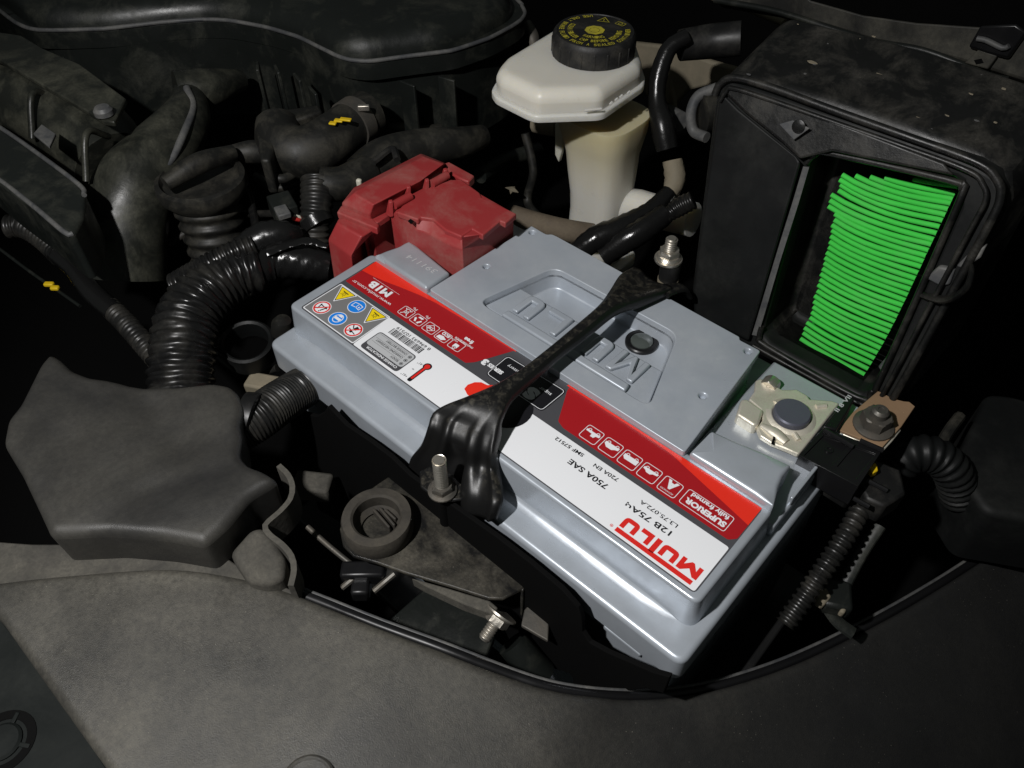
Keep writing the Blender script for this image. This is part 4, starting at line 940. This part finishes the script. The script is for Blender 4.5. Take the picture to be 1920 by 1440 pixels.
DU = thing('intake_duct_cover', 'dull charcoal moulded duct cover with a pointed rear corner on the front panel', 'duct cover', Z(220, 900, -40))
zd = -8.0
dpoly = [(92, 658), (110, 668), (133, 690), (167, 703), (227, 709), (270, 717), (333, 721), (400, 715), (432, 721), (448, 738), (456, 762), (447, 790), (452, 815), (447, 850), (462, 868), (495, 880), (520, 897), (490, 915), (465, 930), (425, 980), (381, 1018), (300, 1004), (200, 996), (90, 1001), (62, 940), (36, 885), (2, 828), (10, 785), (33, 757), (72, 680)]
dp = rounded(xy(up(dpoly, zd)), 3, 3)
q0 = np.array(Z(320, 800, zd)[:2]); q1 = np.array(Z(380, 800, zd)[:2])
def dz(x, y):
    p_ = np.array((x, y)); a = np.array(Z(240, 715, zd)[:2]); b_ = np.array(Z(345, 830, zd)[:2]); d_ = b_ - a; L_ = np.linalg.norm(d_); d_ /= L_
    t = np.clip((p_ - a) @ d_, 0, L_); dd = np.linalg.norm(p_ - a - d_ * t)
    v = -2.8 * math.exp(-(dd / 9) ** 2)
    a = np.array(Z(250, 925, zd)[:2]); b_ = np.array(Z(420, 880, zd)[:2]); d_ = b_ - a; L_ = np.linalg.norm(d_); d_ /= L_
    t = np.clip((p_ - a) @ d_, 0, L_); dd = np.linalg.norm(p_ - a - d_ * t); v -= 1.1 * math.exp(-(dd / 5) ** 2)
    r_ = np.linalg.norm(p_ - np.array(Z(395, 760, zd)[:2])); v += 1.6 * math.exp(-(r_ / 16) ** 2)
    r_ = np.linalg.norm(p_ - np.array(Z(330, 900, zd)[:2])); v += 1.0 * math.exp(-(r_ / 18) ** 2)
    return v
obj('cover_shell', patch(dp, zd, 5.0, 20, 4, zf=dz, draft=-.8), 'duct', DU, smooth=60)
obj('outlet_collar', lathe(Z(474, 785, -24), (.75, .5, -.2), [(13, -6), (14, -1), (14, 1), (12, 1.5)], 28), 'black', DU)
obj('braided_sleeve', tube([Z(440, 812, -27), Z(482, 785, -26), Z(520, 757, -28), Z(575, 722, -34)], [12, 12, 12, 11.5], 24, (1.7, .6)), 'conduit_dull', DU, smooth=30)
LG = thing('radiator_support_ledge', 'dusty tan ledge strip between the duct cover and the front panel', 'ledge', Z(250, 1060, -40))
obj('ledge_strip', prism([Z(u, v, -32.5) for u, v in ((-80, 1010), (60, 1020), (300, 1020), (400, 1030), (470, 1075), (560, 1110), (520, 1130), (350, 1090), (0, 1140), (-80, 1120))], (0, 0, -6)), 'ledge', LG, bevel=.8)
EB = thing('rubber_end_block', 'rounded dusty rubber block beside the near corner of the duct cover', 'rubber block', Z(485, 1040, -40))
obj('block', patch(rounded(xy(up([(428, 1035), (468, 990), (490, 985), (512, 1005), (535, 1045), (532, 1080), (500, 1094), (462, 1086)], -22)), 3, 3), -22, 4, 14, 4), 'ledge', EB, smooth=60)
WS = thing('wavy_edge_strip', 'thin wavy grey metal flange strip behind the rubber block', 'strip', Z(545, 960, -45))
wp = [Z(u, v, -20) for u, v in ((522, 872), (540, 890), (548, 912), (544, 935), (525, 958), (497, 984), (505, 1002), (528, 1020), (546, 1042), (551, 1068), (545, 1098))]
wc = spline(wp, 3)
rg = []
for i, c in enumerate(wc):
    t = wc[min(i + 1, len(wc) - 1)] - wc[max(i - 1, 0)]; n_ = np.array((-t[1], t[0], 0)); n_ /= np.linalg.norm(n_) + 1e-9
    rg.append([c + n_ * 1.3, c - n_ * 1.3, c - n_ * 1.3 - np.array((0, 0, 18)), c + n_ * 1.3 - np.array((0, 0, 18))])
obj('flange', loft(rg), 'ledge', WS, bevel=0, smooth=40)

# ------------------------------------------------------------------ grommet plate in front of the battery
z7 = lambda a, b: (460 + a / 2.5717, 700 + b / 2.5717)
zp = -40.0
GP = thing('mounting_plate', 'dusty black steel bracket plate holding the round rubber grommet', 'bracket plate', Z(820, 1000, -60))
pp = [z7(*p) for p in ((700, 490), (780, 550), (860, 620), (1000, 735), (1180, 870), (1345, 995), (1350, 1010), (1335, 1040), (1240, 1088), (1170, 1085), (1000, 1030), (780, 965), (640, 915), (520, 882), (470, 830), (455, 750), (490, 650), (560, 590), (620, 545))]
pp3 = [Z(u, v, zp) for u, v in pp]
obj('plate', prism(pp3, (0, 0, -2.2)), 'plate', GP, bevel=.7, seg=2)
obj('plate_flange', prism([Z(*z7(*p), zp - .5) for p in ((1345, 1000), (1355, 1012), (1340, 1050), (1325, 1040))], (0, 0, -26)), 'plate', GP, bevel=.5)
obj('under_bracket', prism([Z(*z7(*p), zp - 6) for p in ((800, 985), (980, 1035), (1180, 1095), (1220, 1130), (1190, 1160), (1050, 1110), (860, 1020))], (0, 0, -8)), 'ledge', GP, bevel=.8)
p = np.array(Z(*z7(1238, 1155), zp - 10)); ax_ = np.array(Z(*z7(1190, 1225), zp - 14)) - p
bl = obj('plate_bolt', hexnut(p, ax_, 6.0, 6, .2, 8.0), 'zinc', GP, smooth=30)
obj('bolt_tip', thread(p, ax_, 3.2, 15, 1.4), 'zinc', bl, smooth=25)
obj('end_tab', prism([Z(*z7(*p), zp - 16) for p in ((1375, 1105), (1440, 1140), (1465, 1185), (1460, 1290), (1330, 1215), (1345, 1140))], (0, 0, -2.5)), 'rusty', GP, bevel=.6)
GR = thing('rubber_grommet', 'round dusty brown rubber grommet with a dark hollow centre', 'grommet', Z(705, 972, zp))
g0 = np.array(Z(*z7(632, 690), zp + 11)); ga = np.array(Z(*z7(455, 690), zp + 11)); gR = np.linalg.norm(g0 - ga) * .98
obj('outer_ring', lathe((g0[0], g0[1], zp), (0, 0, 1), [(gR * .97, 0), (gR, 2), (gR, 9), (gR * .96, 11), (gR * .72, 11.3), (gR * .66, 10.4), (gR * .64, 4), (gR * .5, 1.5)], 56, caps=False), 'grommet', GR, smooth=40)
obj('hollow', lathe((g0[0], g0[1], zp - 2), (0, 0, 1), [(gR * .66, 4), (gR * .62, -8), (.05, -8)], 40, caps=False), 'void', GR)
for k, (a, b_, c_, d_) in enumerate(((610, 655, 690, 745), (640, 648, 715, 735), (665, 655, 720, 705))):
    obj('inner_vane', prism([Z(*z7(a, b_), zp + 5), Z(*z7(c_, d_), zp + 5), Z(*z7(c_ + 10, d_ - 8), zp + 5), Z(*z7(a + 14, b_ - 6), zp + 5)], (0, 0, -9)), 'grommet', GR, bevel=.5)
VH = thing('hood_latch_rod', 'black latch rod with a small cross fitting in the gap below the mounting plate', 'latch rod', Z(670, 1080, -70))
obj('rod', tube([Z(*z7(300, 740), -62), Z(*z7(400, 830), -64), Z(*z7(535, 940), -66)], 1.5, 8), 'rusty', VH, smooth=60)
obj('fitting', box(Z(*z7(570, 960), -62), (22, 9, 9), rot=.75), 'black_clean', VH, bevel=1.5)
obj('fitting', box(Z(*z7(560, 1030), -66), (9, 12, 9), rot=.75), 'black_clean', VH, bevel=1.5)
obj('fitting_pin', tube([Z(*z7(620, 1050), -64), Z(*z7(720, 965), -60)], 1.6, 8), 'rusty', VH)
obj('fitting_pin', tube([Z(*z7(465, 1035), -64), Z(*z7(520, 990), -62)], 1.6, 8), 'rusty', VH)
BX = thing('battery_tray', 'dark plastic tray wall below and around the battery', 'tray', (135, 71, -200))
obj('tray_base', box((135, 71, -198), (310, 205, 10)), 'black', BX, bevel=2)
tw = [(540, 756), (563, 764), (581, 772), (600, 776), (614, 768), (622, 757), (655, 792), (700, 822), (740, 852), (775, 886), (940, 1002), (1000, 1048), (1060, 1098), (1090, 1132), (1097, 1150), (1098, 1178), (1112, 1198), (1147, 1217), (1188, 1233)]
tw[-1:] = [(1188, 1234), (1229, 1252), (1262, 1261)]
twp = [Y(u, v, -22.5) for u, v in tw]
drop = [110 if u < 1000 else max(32, 110 - (u - 1000) * .45) if u < 1195 else 17 for u, v in tw]
low = [p - np.array((0, 0, d)) for p, d in zip(twp, drop)][::-1]
obj('front_wall', prism(twp + low, (0, -2.5, 0)), 'void', BX, bevel=.4)
obj('right_wall', box((291, 71, -140), (4, 190, 120)), 'black', BX, bevel=1)
FP = thing('lower_cover_plate', 'flat matt black plate deep in the gap under the mounting plate', 'cover plate', Z(860, 1170, -95))
obj('plate_face', prism([Z(*z7(*p), -88) for p in ((870, 1030), (1210, 1150), (1200, 1270), (1150, 1400), (690, 1190))], (0, 0, -6)), 'engine', FP, bevel=1)
CR = thing('spacer_block', 'small grey dirt-covered block low between the duct cover and the battery', 'block', Z(590, 905, -90))
obj('spacer', box(Z(588, 912, -84), (22, 14, 12), rot=.6), 'ledge', CR, bevel=2)
PK = thing('purple_hose_end', 'short dark hose end with a purple tint at the foot of the tab', 'hose', Z(990, 1235, -90))
obj('hose', tube([Z(960, 1205, -80), Z(985, 1235, -86), Z(1015, 1265, -95)], 8, 14), 'engine', PK, smooth=60)

# ------------------------------------------------------------------ wiring conduits on the left
WC = thing('wiring_conduit', 'thick glossy black corrugated wiring conduit rising behind the duct cover', 'conduit', Z(350, 700, -60))
obj('ribbed_hose', tube([Z(345, 790, -50), Z(341, 715, -36), Z(342, 650, -26), Z(356, 592, -20), Z(392, 545, -16), Z(440, 515, -14), Z(490, 503, -14)], [18.5, 18.5, 18.5, 18, 17, 16, 15], 28, (5.4, 1.6), wob=.05), 'conduit', WC, smooth=45)
obj('wrapped_end', tube([Z(470, 505, -14), Z(510, 488, -14), Z(560, 490, -16), Z(620, 500, -20)], [14, 13, 11.5, 9], 24, wob=.1, step=2), 'tape', WC, smooth=50)
obj('tape_flap', tube([Z(500, 470, -2), Z(540, 458, 0), Z(580, 452, 2), Z(615, 462, 0)], [5, 4, 3, 2], 8, flat=.3, wob=.2), 'tape', WC, smooth=40)
W2 = thing('branch_conduit', 'thinner ribbed black conduit branch running over the thick one toward its taped joint', 'conduit', Z(420, 500, -10))
obj('ribbed_hose', tube([Z(330, 535, -18), Z(380, 505, -8), Z(430, 478, -2), Z(478, 460, 0)], [8, 7.6, 7.4, 7.2], 18, (3.4, 1.1)), 'conduit', W2, smooth=45)
obj('taped_joint', tube([Z(450, 468, -4), Z(490, 447, 0), Z(530, 440, 0), Z(560, 440, -4)], [7.5, 9.5, 8, 5], 18, wob=.14), 'tape', W2, smooth=50)
W3 = thing('vertical_conduit', 'upright dull ribbed conduit next to the rear corner of the red cover', 'conduit', Z(590, 420, -20))
obj('ribbed_hose', tube([Z(596, 338, 10), Z(594, 380, 2), Z(591, 420, -8), Z(592, 455, -18)], [11, 10.5, 9.5, 9], 18, (3.8, 1.0)), 'conduit_dull', W3, smooth=45)
obj('tape_band', tube([Z(590, 408, -4), Z(600, 425, -8)], 10.6, 18), 'tape', W3, smooth=60)
obj('upper_hose', tube([Z(600, 345, 8), Z(640, 345, 6), Z(690, 320, 4)], [11, 11, 11], 18), 'hose', W3, smooth=60)
obj('paint_mark', box(Z(674, 345, 14), (3.4, 3, 7), rot=.4), 'wire_white', W3, bevel=1)
W4 = thing('left_conduit', 'slender ribbed conduit with smooth taped stretch crossing the dark left edge', 'conduit', Z(150, 510, -50))
obj('ribbed_hose', tube([Z(15, 425, -42), Z(45, 425, -42), Z(80, 445, -43), Z(115, 478, -45)], 8.5, 16, (4.0, 1.2)), 'conduit_dull', W4, smooth=45)
obj('taped_run', tube([Z(105, 470, -44), Z(140, 505, -46), Z(180, 555, -48), Z(215, 585, -50)], [7.5, 6.5, 7, 6.5], 14, wob=.05), 'tape', W4, smooth=60)
obj('ribbed_hose', tube([Z(205, 575, -50), Z(235, 605, -52), Z(270, 645, -54), Z(300, 680, -58)], 7, 16, (3.4, 1.0)), 'conduit_dull', W4, smooth=45)
PGc = thing('wire_connector', 'small grey-black electrical connector with red and white wires', 'connector', Z(540, 395, -10))
obj('connector_shell', box(Z(532, 392, -4), (20, 15, 13), rot=-.35), 'engine', PGc, bevel=1.2)
obj('connector_mouth', box(Z(530, 398, 2), (11, 8, 4), rot=-.35), 'seal', PGc, bevel=.8)
obj('red_wire', tube([Z(548, 410, -4), Z(560, 412, -6), Z(572, 416, -10)], 1.2, 8), 'wire_red', PGc)
obj('white_wire', tube([Z(550, 404, -4), Z(562, 407, -6), Z(574, 412, -10)], 1.1, 8), 'wire_white', PGc)
obj('bare_lug', box(Z(506, 426, -6), (8, 5, 4), rot=.3), 'wire_white', PGc, bevel=1)
RF = thing('round_relay', 'dark open-topped round relay holder left of the battery corner', 'relay holder', Z(460, 650, -50))
obj('holder_ring', lathe(Z(462, 640, -40), (.15, -.1, 1), [(15, -14), (16, 0), (14.5, 1), (13, 0), (12.5, -12)], 30, caps=False), 'airbox', RF)
obj('bulb_tip', lathe(Z(530, 608, -30), (.3, .2, 1), [(6, -8), (6.5, 0), (4.5, 4), (.05, 5)], 18), 'hose', RF)
obj('tan_lug', box(Z(497, 722, -60), (22, 12, 8), rot=.5), 'tan', RF, bevel=1.5)
MK = thing('dipstick_tag', 'small orange-yellow two-part mark glowing in the dark at the left edge', 'marker', Z(97, 537, -80))
obj('stick', tube([Z(-20, 452, -82), Z(60, 512, -82), Z(110, 546, -82), Z(150, 574, -84)], 1.3, 8), 'engine', MK, smooth=60)
obj('mark', box(Z(92, 533, -80), (7, 4, 3), rot=.7), 'yellow', MK, bevel=1)
obj('mark', box(Z(103, 540, -80), (6, 4, 3), rot=.7), 'yellow', MK, bevel=1)

# ------------------------------------------------------------------ engine
EC = thing('engine_top_cover', 'broad black moulded engine cover with a raised lip along its edge', 'engine cover', Z(500, 120, 0))
ze = 30.0
ep = [(-200, -60), (-20, 5), (30, 44), (60, 57), (110, 58), (200, 55), (300, 43), (380, 37), (430, 39), (500, 52), (560, 70), (610, 95), (645, 112), (690, 117), (760, 107), (850, 96), (920, 72), (970, 45), (987, 28), (975, 5), (900, -60), (500, -190), (0, -190)]
el = rounded(xy(up(ep, ze)), 8, 3)
obj('rim', patch(el, ze, 2.0, 12, 14), 'engine', EC, smooth=50)
cE = np.mean(np.array(el), 0)
ec2 = [(cE[0] + (p[0] - cE[0]) * .955, cE[1] + (p[1] - cE[1]) * .955) for p in el]
obj('lip', tube([(p[0], p[1], ze + .5) for p in el[::2]], 1.6, 8), 'seal', EC, smooth=60)
obj('crown', patch(ec2, ze + 16, 16, 2, 12), 'engine', EC, smooth=60)
el3 = [(cE[0] + (p[0] - cE[0]) * .95, cE[1] + (p[1] - cE[1]) * .95) for p in el]
obj('side_wall', patch(el3, ze - 8, 1, 70, 14), 'engine', EC, smooth=50)
for u, v in ((560, 140), (590, 165), (775, 150), (850, 140), (480, 120), (520, 125)):
    p = np.array(Z(u, v, ze - 8)); d_ = cE - p[:2]; d_ /= np.linalg.norm(d_)
    obj('wall_rib', box((p[0] + d_[0] * 6, p[1] + d_[1] * 6, ze - 45), (14, 2.4, 66), rot=math.atan2(d_[1], d_[0])), 'engine', EC, bevel=.6)
IM = thing('intake_manifold', 'dusty dark intake manifold with curved runners at the left rear', 'manifold', Z(200, 280, -40))
obj('runner', tube([Z(-60, 150, -10), Z(60, 190, -6), Z(160, 250, -8), Z(215, 310, -18)], [34, 34, 32, 28], 22), 'manifold', IM, smooth=60)
for u0, v0, u1, v1 in ((95, 165, 48, 235), (195, 235, 150, 315)):
    a = np.array(Z(u0, v0, 22)); b_ = np.array(Z(u1, v1, 14)); obj('runner_band', tube([a - np.array((0, 0, 8)), (a + b_) / 2 + np.array((0, 0, 9)), b_ - np.array((0, 0, 10))], 2.2, 8), 'manifold', IM, smooth=60)
obj('label_patch', prism([Z(u, v, 27) for u, v in ((62, 250), (78, 232), (104, 250), (92, 275))], (0, 0, -2)), 'seal', IM, bevel=.5)
obj('runner', tube([Z(355, 175, 4), Z(348, 225, 2), Z(300, 290, -4), Z(255, 350, -14), Z(232, 430, -34), Z(232, 520, -60)], [11, 17, 22, 26, 28, 28], 22), 'manifold', IM, smooth=60)
obj('seam_edge', tube([Z(350, 165, 18), Z(362, 200, 14), Z(345, 250, 10), Z(320, 300, 2), Z(280, 345, -6), Z(262, 400, -22), Z(258, 470, -40)], 2.6, 8), 'seal', IM, smooth=60)
obj('rear_branch', tube([Z(330, 170, 8), Z(390, 165, 4), Z(450, 150, -4)], [14, 14, 8], 16), 'manifold', IM, smooth=60)
BR = thing('engine_cross_plate', 'flat grimy brown-grey metal plate slanting over the manifold', 'plate', Z(110, 130, 20))
obj('bar', prism([Z(u, v, 34) for u, v in ((-60, 50), (0, 60), (40, 66), (80, 90), (150, 120), (236, 184), (222, 212), (214, 228), (194, 226), (100, 170), (0, 112), (-60, 90))], (0, 0, -4)), 'manifold', BR, bevel=1)
obj('screw', lathe(Z(196, 214, 35), (0, 0, 1), [(6, 0), (6, 3), (4.5, 5), (.05, 5.4)], 18), 'seal', BR)
CV = thing('ignition_coil_cover', 'long rounded black box cover with grey painted edge highlights at the left', 'cover', Z(80, 340, 0))
cvp = [(-80, 190), (0, 238), (60, 278), (150, 345), (160, 365), (156, 405), (138, 438), (125, 440), (60, 388), (0, 345), (-80, 280)]
obj('cover_top', patch(rounded(xy(up(cvp, 18)), 4, 4), 18, 2.4, 30, 6), 'engine', CV, smooth=50)
obj('pale_edge', tube([Z(u, v, 18.5) for u, v in ((-40, 215), (0, 239), (60, 280), (148, 346), (158, 366))], 1.5, 8), 'seal', CV, smooth=60)  # pale grey tube paints the highlight along the cover's edge
obj('pale_edge', tube([Z(u, v, 17) for u, v in ((-40, 312), (0, 338), (60, 384), (122, 436), (136, 438))], 1.6, 8), 'seal', CV, smooth=60)
OC = thing('oil_filler_cap', 'round dull black filler cap with a raised grip bar over a ribbed neck', 'filler cap', Z(375, 340, -20))
oc = np.array(Z(372, 325, 2))
obj('cap_disc', lathe((oc[0], oc[1], -10), (0, 0, 1), [(24, -6), (29, 0), (30, 5), (29, 9), (26, 10), (24.5, 6), (.05, 5)], 44), 'hose', OC)
a_ = math.radians(20); ga, gb_ = np.array(Z(310, 345, 6)), np.array(Z(438, 285, 6)); gd = gb_ - ga
obj('grip_bar', tube([ga, (ga + gb_) / 2 + np.array((0, 0, 3)), gb_], [5, 7, 5], 14), 'hose', OC, smooth=60)
obj('ribbed_neck', tube([np.array((oc[0], oc[1], -14)), np.array((oc[0] + 8, oc[1] - 8, -50)), np.array((oc[0] + 14, oc[1] - 16, -90))], [24, 20, 19], 24, (9, 2.5)), 'hose', OC, smooth=45)
CH = thing('coolant_hose_elbow', 'fat dusty coolant hose elbow with yellow paint dots and a spring clamp', 'hose', Z(590, 260, 0))
obj('hose', tube([Z(520, 235, 6), Z(528, 270, 2), Z(565, 288, 0), Z(610, 268, 2), Z(660, 232, 4), Z(690, 212, 4)], [15, 17, 18, 17, 16, 16], 24), 'hose', CH, smooth=60)
obj('spring_clamp', tube([Z(655, 236, 4), Z(672, 224, 4)], 17.2, 24), 'rusty', CH, smooth=60)
obj('clamp_ear', box(Z(682, 202, 20), (8, 3, 4), rot=.8), 'zinc', CH, bevel=.6)
for u, v, z_, s_ in ((635, 226, 20, 6), (648, 224, 20.5, 8), (624, 231, 19, 5)):
    obj('paint_dot', box(Z(u, v, z_), (s_, 3.4, 1.4), rot=.5), 'yellow', CH, bevel=.5)
HB = thing('hose_housing', 'grimy square housing flange behind the hose elbow, with a yellow chalk mark', 'housing', Z(510, 250, -10))
obj('flange', prism([Z(u, v, 12) for u, v in ((478, 217), (486, 212), (598, 195), (604, 208), (560, 222), (530, 226), (518, 255), (505, 300), (488, 300))], (0, 0, -26)), 'hose', HB, bevel=2, seg=3)
obj('stay', tube([Z(508, 290, 0), Z(510, 325, -6), Z(530, 335, -8), Z(565, 320, -10)], 3.2, 8), 'hose', HB, smooth=60)
obj('chalk_mark', tube([Z(509, 234, 14), Z(516, 236, 14), Z(515, 243, 14), Z(512, 248, 14)], 1.1, 6), 'yellow', HB)
obj('side_pipe', tube([Z(430, 290, -2), Z(470, 285, -2), Z(490, 285, -4)], [6, 8, 8], 14), 'hose', HB, smooth=60)
RH = thing('rear_hose', 'dusty brown-grey hose passing behind the red cover toward the firewall', 'hose', Z(760, 290, 0))
obj('hose', tube([Z(680, 330, 0), Z(720, 298, 2), Z(790, 278, 0), Z(860, 268, -4), Z(905, 255, -8)], [14, 14, 13, 11, 8], 18), 'hose', RH, smooth=60)
obj('tie', tube([Z(700, 305, 14), Z(735, 280, 16), Z(745, 300, 14)], 2.4, 8), 'black', RH)
LH = thing('low_brown_hose', 'brown dusty hose lying between the battery and the reservoir foot', 'hose', Z(1040, 430, -60))
obj('hose', tube([Z(960, 405, -45), Z(1010, 420, -45), Z(1060, 432, -45), Z(1110, 440, -50)], 8, 16), 'brown', LH, smooth=60)
LF = thing('dry_leaf', 'crumpled dry leaf caught in the dark behind the red cover', 'leaf', Z(958, 355, -60))
q = np.array(Z(958, 356, -60)); obj('blade', prism([q + np.array((a, b_, c_)) for a, b_, c_ in ((-5, -1, 0), (-1, 2, 1), (0, 5, 0), (2, 2, 1), (6, 2, -1), (3, -1, 0), (4, -5, 0), (0, -2, 1))], (0, 0, .6)), 'tan', LF, smooth=None)

# ------------------------------------------------------------------ wiring and metal behind the battery, right side
HN = thing('taped_harness', 'glossy black taped wiring harness snaking down past the reservoir', 'wiring harness', Z(1260, 300, -20))
obj('upper_sleeve', tube([Y(1390, 72, 330), Y(1330, 78, 320), Y(1275, 85, 305)], [11, 11, 10], 20), 'black', HN, smooth=60)
obj('taped_cable', tube([Y(1290, 68, 300), Y(1255, 90, 290), Y(1236, 140, 280), Y(1232, 190, 272), Y(1242, 235, 266), Y(1252, 280, 262)], [5, 5.5, 6, 5.8, 8, 7.5], 18, wob=.05), 'tape', HN, smooth=60)
obj('cloth_wrap', tube([Y(1262, 300, 258), Y(1266, 335, 254), Y(1252, 368, 246)], [6.5, 7, 5], 14, wob=.1), 'tan', HN, smooth=60)
obj('lower_cable', tube([Y(1255, 360, 244), Y(1215, 400, 224), Y(1160, 430, 204), Y(1120, 445, 192), Y(1080, 475, 180)], [5, 7, 8, 8.5, 7], 18, wob=.08), 'tape', HN, smooth=60)
obj('side_cable', tube([Y(1300, 375, 236), Y(1270, 390, 230), Y(1245, 410, 222)], [6, 6.5, 4], 12, (3.2, .6)), 'conduit', HN, smooth=60)
obj('lower_cable', tube([Y(1250, 400, 226), Y(1190, 440, 206), Y(1130, 480, 190)], [7, 8.5, 7.5], 16, wob=.1), 'tape', HN, smooth=60)
SW = thing('strut_tower_panel', 'dirty tan body panel with dark gaps behind the wiring harness', 'body panel', Y(1280, 160, 400))
obj('panel', prism([Y(u, v, 400) for u, v in ((1185, 80), (1260, 88), (1330, 115), (1385, 130), (1370, 150), (1290, 170), (1265, 200), (1210, 180), (1190, 140))], (0, 6, 0)), 'tan', SW, bevel=2)
obj('tan_bracket', prism([Y(u, v, 300) for u, v in ((1254, 150), (1264, 190), (1266, 210), (1255, 212), (1252, 190))], (0, 4, 0)), 'tan', SW, bevel=1)
obj('pipe_end', tube([Y(1252, 215, 296), Y(1275, 228, 290)], 7, 14), 'seal', SW)
obj('ring_clamp', tube([Y(1345, 165, 262), Y(1310, 180, 258), Y(1296, 210, 254), Y(1300, 245, 252), Y(1325, 258, 250)], 3.4, 10), 'seal', SW, smooth=60)
obj('stub_pipe', tube([Y(1345, 205, 268), Y(1312, 212, 258)], 13, 18), 'hose', SW, smooth=60)
CW = thing('windscreen_cowl', 'dusty black cowl panel with a clip below the windscreen at the top right', 'cowl', Y(1650, 80, 470))
cw = [(1300, -60), (1340, 0), (1450, 18), (1560, 50), (1640, 75), (1735, 95), (1800, 112), (1920, 150), (2000, 170), (2000, 60), (1840, 50), (1720, 42), (1620, 28), (1520, 0), (1460, -60)]
obj('cowl_skin', loft([[Y(u, v, 430) + np.array((0, 0, 0)) for u, v in cw], [Y(u, v, 430) + np.array((0, 18, -12)) for u, v in cw]]), 'cowl', CW, bevel=1.5)
obj('cowl_edge', tube([Y(u, v, 428) for u, v in ((1340, 0), (1450, 20), (1560, 54), (1640, 78), (1735, 96), (1850, 140), (1890, 150))], 2.4, 8), 'engine', CW, smooth=60)
obj('clip_block', prism([Y(u, v, 424) for u, v in ((1815, 88), (1838, 48), (1905, 45), (1925, 60), (1890, 110), (1850, 100))], (0, 10, -4)), 'black_clean', CW, bevel=1.5)
obj('clip_plate', prism([Y(u, v, 425) for u, v in ((1808, 118), (1835, 92), (1870, 105), (1852, 130))], (0, 5, -2)), 'cowl', CW, bevel=.8)
obj('clip_slot', prism([Y(u, v, 424.6) for u, v in ((1826, 113), (1840, 110), (1844, 118), (1830, 121))], (0, 2, 0)), 'void', CW, smooth=None)
obj('clip_wire', tube([Y(u, v, 422) for u, v in ((1832, 72), (1850, 76), (1880, 90), (1892, 86))], 1.8, 8), 'seal', CW, smooth=60)
YR = thing('bonnet_seal_rail', 'pale dirty yellow rail end sticking out of the dark at the top edge', 'rail', Y(1400, 15, 480))
obj('rail', tube([Y(1335, -8, 480), Y(1400, 14, 480), Y(1470, 42, 480)], 5, 10, flat=.6), 'tan', YR, smooth=60)
MS = thing('loose_metal_bracket', 'small rusty metal bracket end between the engine cover and the reservoir cap', 'bracket', Y(1000, 75, 330))
obj('bracket_arm', tube([Y(990, 40, 335), Y(1000, 65, 330), Y(1002, 88, 326)], [3, 4.5, 4], 8, flat=.5), 'rusty', MS, smooth=50)
FB = thing('fuse_box_lid', 'dull black fuse box lid deep at the right edge', 'fuse box', Z(1870, 820, -60))
obj('lid', patch(rounded(xy(up([(1790, 870), (1850, 735), (1900, 740), (2100, 800), (2100, 1000), (1850, 960)], -50)), 6, 4), -50, 4, 40, 12), 'airbox', FB, smooth=50)
obj('hinge', tube([Z(1755, 850, -40), Z(1778, 810, -38), Z(1800, 780, -38)], 3, 8), 'hose', FB)
AH = thing('arched_conduit', 'dark ribbed conduit arching down beside the fuse box lid', 'conduit', Z(1750, 870, -60))
obj('ribbed_hose', tube([Z(1688, 868, -46), Z(1715, 850, -38), Z(1755, 855, -38), Z(1785, 885, -46), Z(1800, 935, -66)], 10, 18, (4.2, 1.2)), 'airbox', AH, smooth=45)
GW = thing('wing_side_ledge', 'grey-tan metal edge of the wing at the right edge beside the filter box', 'body panel', Y(1900, 320, 330))
obj('ledge', prism([Y(u, v, 330) for u, v in ((1868, 350), (1885, 310), (1925, 280), (1990, 290), (1990, 352))], (0, 8, 0)), 'cowl', GW, bevel=1)

for i, (lab, pts, r, m_) in enumerate((
    ('thin black hose looping below the coolant elbow', [Z(478, 330, -30), Z(520, 352, -34), Z(575, 335, -30), Z(640, 300, -24)], 3.2, 'hose'),
    ('narrow cable dropping between the filler cap and the ribbed conduits', [Z(455, 330, -20), Z(470, 380, -26), Z(480, 430, -30), Z(478, 470, -34)], 3.0, 'conduit'),
    ('slim cable crossing behind the thick conduit to the plug', [Z(300, 470, -60), Z(360, 430, -50), Z(430, 405, -40), Z(515, 400, -24)], 2.6, 'conduit_dull'),
    ('rubber hose curving out from under the engine cover', [Z(690, 190, -20), Z(720, 225, -26), Z(770, 250, -30), Z(850, 245, -34)], 6.5, 'hose'),
    ('thin cable lying under the battery lid edge near the relay holder', [Z(400, 660, -60), Z(440, 690, -64), Z(480, 700, -66), Z(520, 690, -60)], 2.4, 'conduit_dull'),
    ('small black tube beside the reservoir column', [Y(985, 250, 262), Y(1000, 320, 258), Y(990, 380, 250), Y(1030, 425, 236)], 3.5, 'hose'),
    ('dusty pipe low in the dark behind the red cover', [Z(900, 330, -50), Z(950, 300, -56), Z(1010, 280, -60)], 6.0, 'engine'))):
    o = obj('cable' if 'cable' in lab else 'hose', tube(pts, r, 12), m_, smooth=60, loc=pts[0]); tag(o, lab, 'cable' if 'cable' in lab else 'hose')
# the source of the lettering is not part of the scene
bpy.data.objects.remove(_to); bpy.data.curves.remove(_tc)
